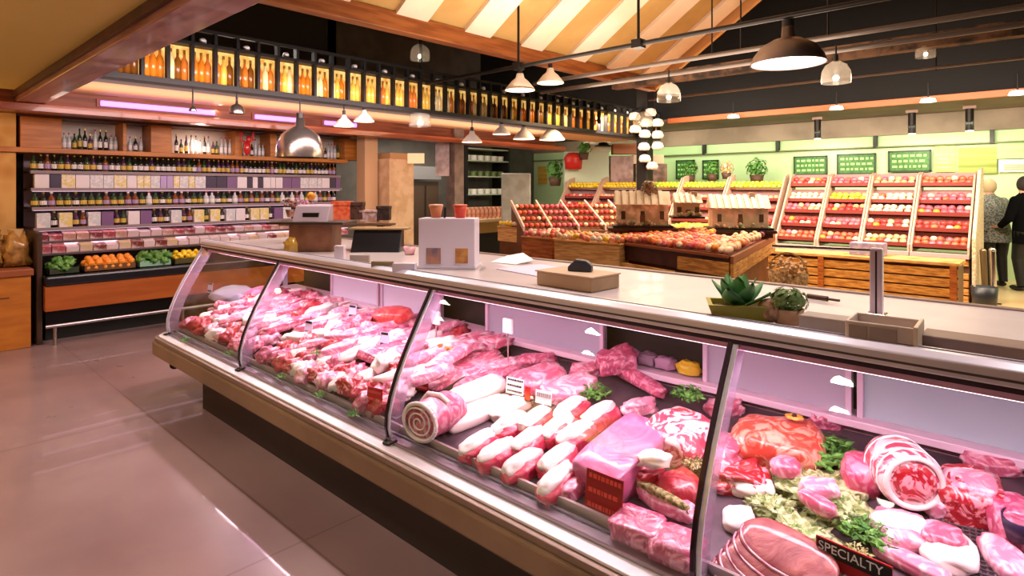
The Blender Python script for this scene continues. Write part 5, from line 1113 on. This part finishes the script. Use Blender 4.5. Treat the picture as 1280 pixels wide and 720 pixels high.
# ================================================================ PEOPLE AND BOLLARDS
q = onZ(1238, 380, 0)
t = thing('bollard_pair', 'pair of leaning brushed steel bollard posts on the cream floor', 'bollard', q)
obj('post', MB().cyl((-.05, 0, 0), (-.08, 0, .72), .035, .04, 14).ball((-.08, 0, .72), .042), mat('bollard_brass', '9c8868', .3, .8), t); obj('post', MB().cyl((.04, 0, 0), (.02, 0, .74), .035, .04, 14).ball((.02, 0, .74), .042), chrome, t)
obj('base_plate', MB().box(-.14, .12, -.06, .06, 0, .015), chrome, t)
def person(label, base, rz, coatm, trouserm, hairm, skinm=mat('skin', 'c89478', .5), scale=1.0, bend=.12):
    J = []; E = []; Rr = []
    def j(x, y, z, r, par=None):
        J.append((x*scale, y*scale, z*scale)); Rr.append(r*scale)
        if par is not None: E.append((par, len(J)-1))
        return len(J)-1
    pel = j(0, 0, .95, .14); sp = j(0, bend*.3, 1.15, .13, pel); chst = j(0, bend*.7, 1.36, .15, sp); nk = j(0, bend, 1.50, .055, chst); hd = j(0, bend*1.2, 1.60, .085, nk); j(0, bend*1.25, 1.68, .085, hd)
    for s in (-1, 1):
        hp = j(s*.10, 0, .90, .10, pel); kn = j(s*.11, .06, .50, .065, hp); an = j(s*.11, 0, .10, .042, kn); j(s*.11, .13, .04, .035, an)
        sh = j(s*.18, bend*.8, 1.40, .06, chst); el = j(s*.26, bend+.02, 1.13, .045, sh); wr_ = j(s*.22, bend+.22, 1.0, .03, el); pm = j(s*.21, bend+.29, .98, .028, wr_)
        for f_ in range(4): b0 = j(s*(.19+.012*f_), bend+.34, .975, .009, pm); j(s*(.19+.012*f_), bend+.375, .955, .008, b0)
        th = j(s*.185, bend+.30, .97, .010, pm); j(s*.17, bend+.325, .96, .008, th)
    me = bpy.data.meshes.new('person_body'); me.from_pydata(J, E, []); 
    o = bpy.data.objects.new('person', me); COL.objects.link(o); me.materials.append(skinm)
    md = o.modifiers.new('skin', 'SKIN'); 
    if not me.skin_vertices: me.attributes.new('x', 'FLOAT', 'POINT')
    sv = me.skin_vertices[0].data
    for i, r in enumerate(Rr): sv[i].radius = (r, r); sv[i].use_root = (i == 0)
    sb_ = o.modifiers.new('sub', 'SUBSURF'); sb_.levels = 1; sb_.render_levels = 1
    o.location = base; o.rotation_euler = (0, 0, rz); tag(o, label, 'person')
    def ell(n=16, prof=()):
        mb = MB(); vs = []
        for rx, ry, cy, z in prof:
            for i in range(n): a = 2*PI*i/n; vs.append((rx*math.cos(a)*scale, (cy+ry*math.sin(a))*scale, z*scale))
        return mb.add(vs, [(k*n+i, k*n+(i+1) % n, (k+1)*n+(i+1) % n, (k+1)*n+i) for k in range(len(prof)-1) for i in range(n)], True)
    obj('coat', ell(prof=[(.22, .17, 0, .74), (.215, .165, .01, .95), (.19, .15, bend*.3, 1.15), (.215, .16, bend*.7, 1.34), (.19, .13, bend*.8, 1.44), (.08, .08, bend, 1.51), (.065, .065, bend, 1.535)]), coatm, o)
    for s in (-1, 1):
        obj('sleeve', MB().cyl([v*scale for v in (s*.18, bend*.8, 1.40)], [v*scale for v in (s*.265, bend+.02, 1.12)], .075*scale, .065*scale).cyl([v*scale for v in (s*.265, bend+.02, 1.13)], [v*scale for v in (s*.22, bend+.2, 1.0)], .065*scale, .045*scale).ball([v*scale for v in (s*.18, bend*.8, 1.40)], .078*scale).ball([v*scale for v in (s*.265, bend+.02, 1.125)], .066*scale), coatm, o)
        obj('trouser_leg', MB().cyl([v*scale for v in (s*.10, 0, .93)], [v*scale for v in (s*.11, .06, .5)], .118*scale, .085*scale).cyl([v*scale for v in (s*.11, .06, .52)], [v*scale for v in (s*.11, 0, .08)], .085*scale, .06*scale), trouserm, o)
        obj('shoe', MB().ball([v*scale for v in (s*.11, .07, .045)], (.05*scale, .13*scale, .045*scale)), black, o)
    obj('hair', MB().ball((0, bend*1.2*scale-.015, 1.66*scale), (.105*scale, .11*scale, .13*scale), 16, 10), hairm, o)
    obj('nose', MB().ball((0, (bend*1.2+.10)*scale, 1.61*scale), (.014, .02, .02), 8, 5), skinm, o)
    return o
b0 = onZ(1245, 358, 0); 
person('person in a speckled grey jacket and black trousers seen from behind', b0, .6, mat('tweed', '54584f', .8, 0, '8c8c84', 40, lo=.45, hi=.55), black, mat('hair_blond', 'b8a078', .6), scale=.98, bend=.16)
b1 = onZ(1285, 364, 0)
person('person with dark curly hair in a long black coat beyond the speckled jacket', b1, .9, mat('coat_black', '08080a', 1, spec=.1), black, mat('hair_dark', '241a14', .8), scale=1.0, bend=.05)

# ================================================================ LIGHTS
W = bpy.data.worlds.new('world'); S.world = W; W.use_nodes = True
W.node_tree.nodes['Background'].inputs[0].default_value = lin('ffe2c0'); W.node_tree.nodes['Background'].inputs[1].default_value = .6
warm = (255, 222, 180)
def downs(pts, e, col, ang=2.4, r=.06):
    for x, y, z in pts: light('SPOT', (x, y, z), e, col, r, rot=(0, 0, 0), spot=ang, blend=.9)
downs([(x, y, 2.52) for x in (-6.4, -4.6, -2.8, -1.0) for y in (-1.6, .2)], 54, (255, 234, 220))
downs([(x, 2.55, 3.0) for x in (-4.6, -3.0, -1.4, .2)], 78, (255, 238, 232))
light('AREA', (-3.5, 7.8, 2.86), 200, warm, 5.5, rot=(0, 0, 0), size_y=1.0)
light('AREA', (-2.0, 9.0, 2.8), 190, (255, 234, 212), 4.0, target=(-2.5, 10.8, 1.0), size_y=.4)
light('AREA', (-6.0, 9.2, 2.8), 170, (255, 234, 212), 4.0, target=(-6.5, 10.8, 1.0), size_y=.4)
light('AREA', (-5.6, 3.2, 2.5), 60, (255, 226, 222), 3.6, target=(-8.2, 3.2, .9), size_y=.3)
light('AREA', (-3.0, 5.0, 2.6), 125, (255, 230, 206), 3.5, target=(-2.8, 5.0, 5.0), size_y=3.0)      # added fill light aimed up to brighten the striped canopy
light('AREA', (-7.25, 5.0, 2.40), 26, (255, 222, 204), 7.5, rot=(PI, 0, PI/2), size_y=.6)  # added upward strip light to brighten the peach soffit
light('AREA', (-9.8, 8.5, 2.8), 110, (255, 238, 220), 2.5, rot=(0, 0, 0), size_y=2)
light('AREA', (-5.5, 12.6, 2.75), 40, (236, 255, 210), 9, target=(-5.5, 13.5, 2.0), size_y=.2)
light('AREA', (1.5, 12.6, 2.75), 22, (236, 255, 210), 6, target=(1.5, 13.5, 1.8), size_y=.2)
light('AREA', (2.0, 10.5, 2.9), 150, (255, 236, 200), 3, rot=(0, 0, 0), size_y=2)
light('AREA', (-4.5, -2.6, 1.9), 150, (255, 216, 170), 3, rot=(PI, 0, 0), size_y=1)  # unseen area light added below the ochre ceiling to brighten it
light('POINT', (-7.6, .2, 2.2), 10, (255, 190, 110), .03)

S.view_settings.view_transform = 'Standard'; S.view_settings.look = 'None'; S.view_settings.gamma = 1; S.view_settings.exposure = .42; S.view_settings.use_curve_mapping = False
S.cycles.max_bounces = 6; S.cycles.transparent_max_bounces = 16
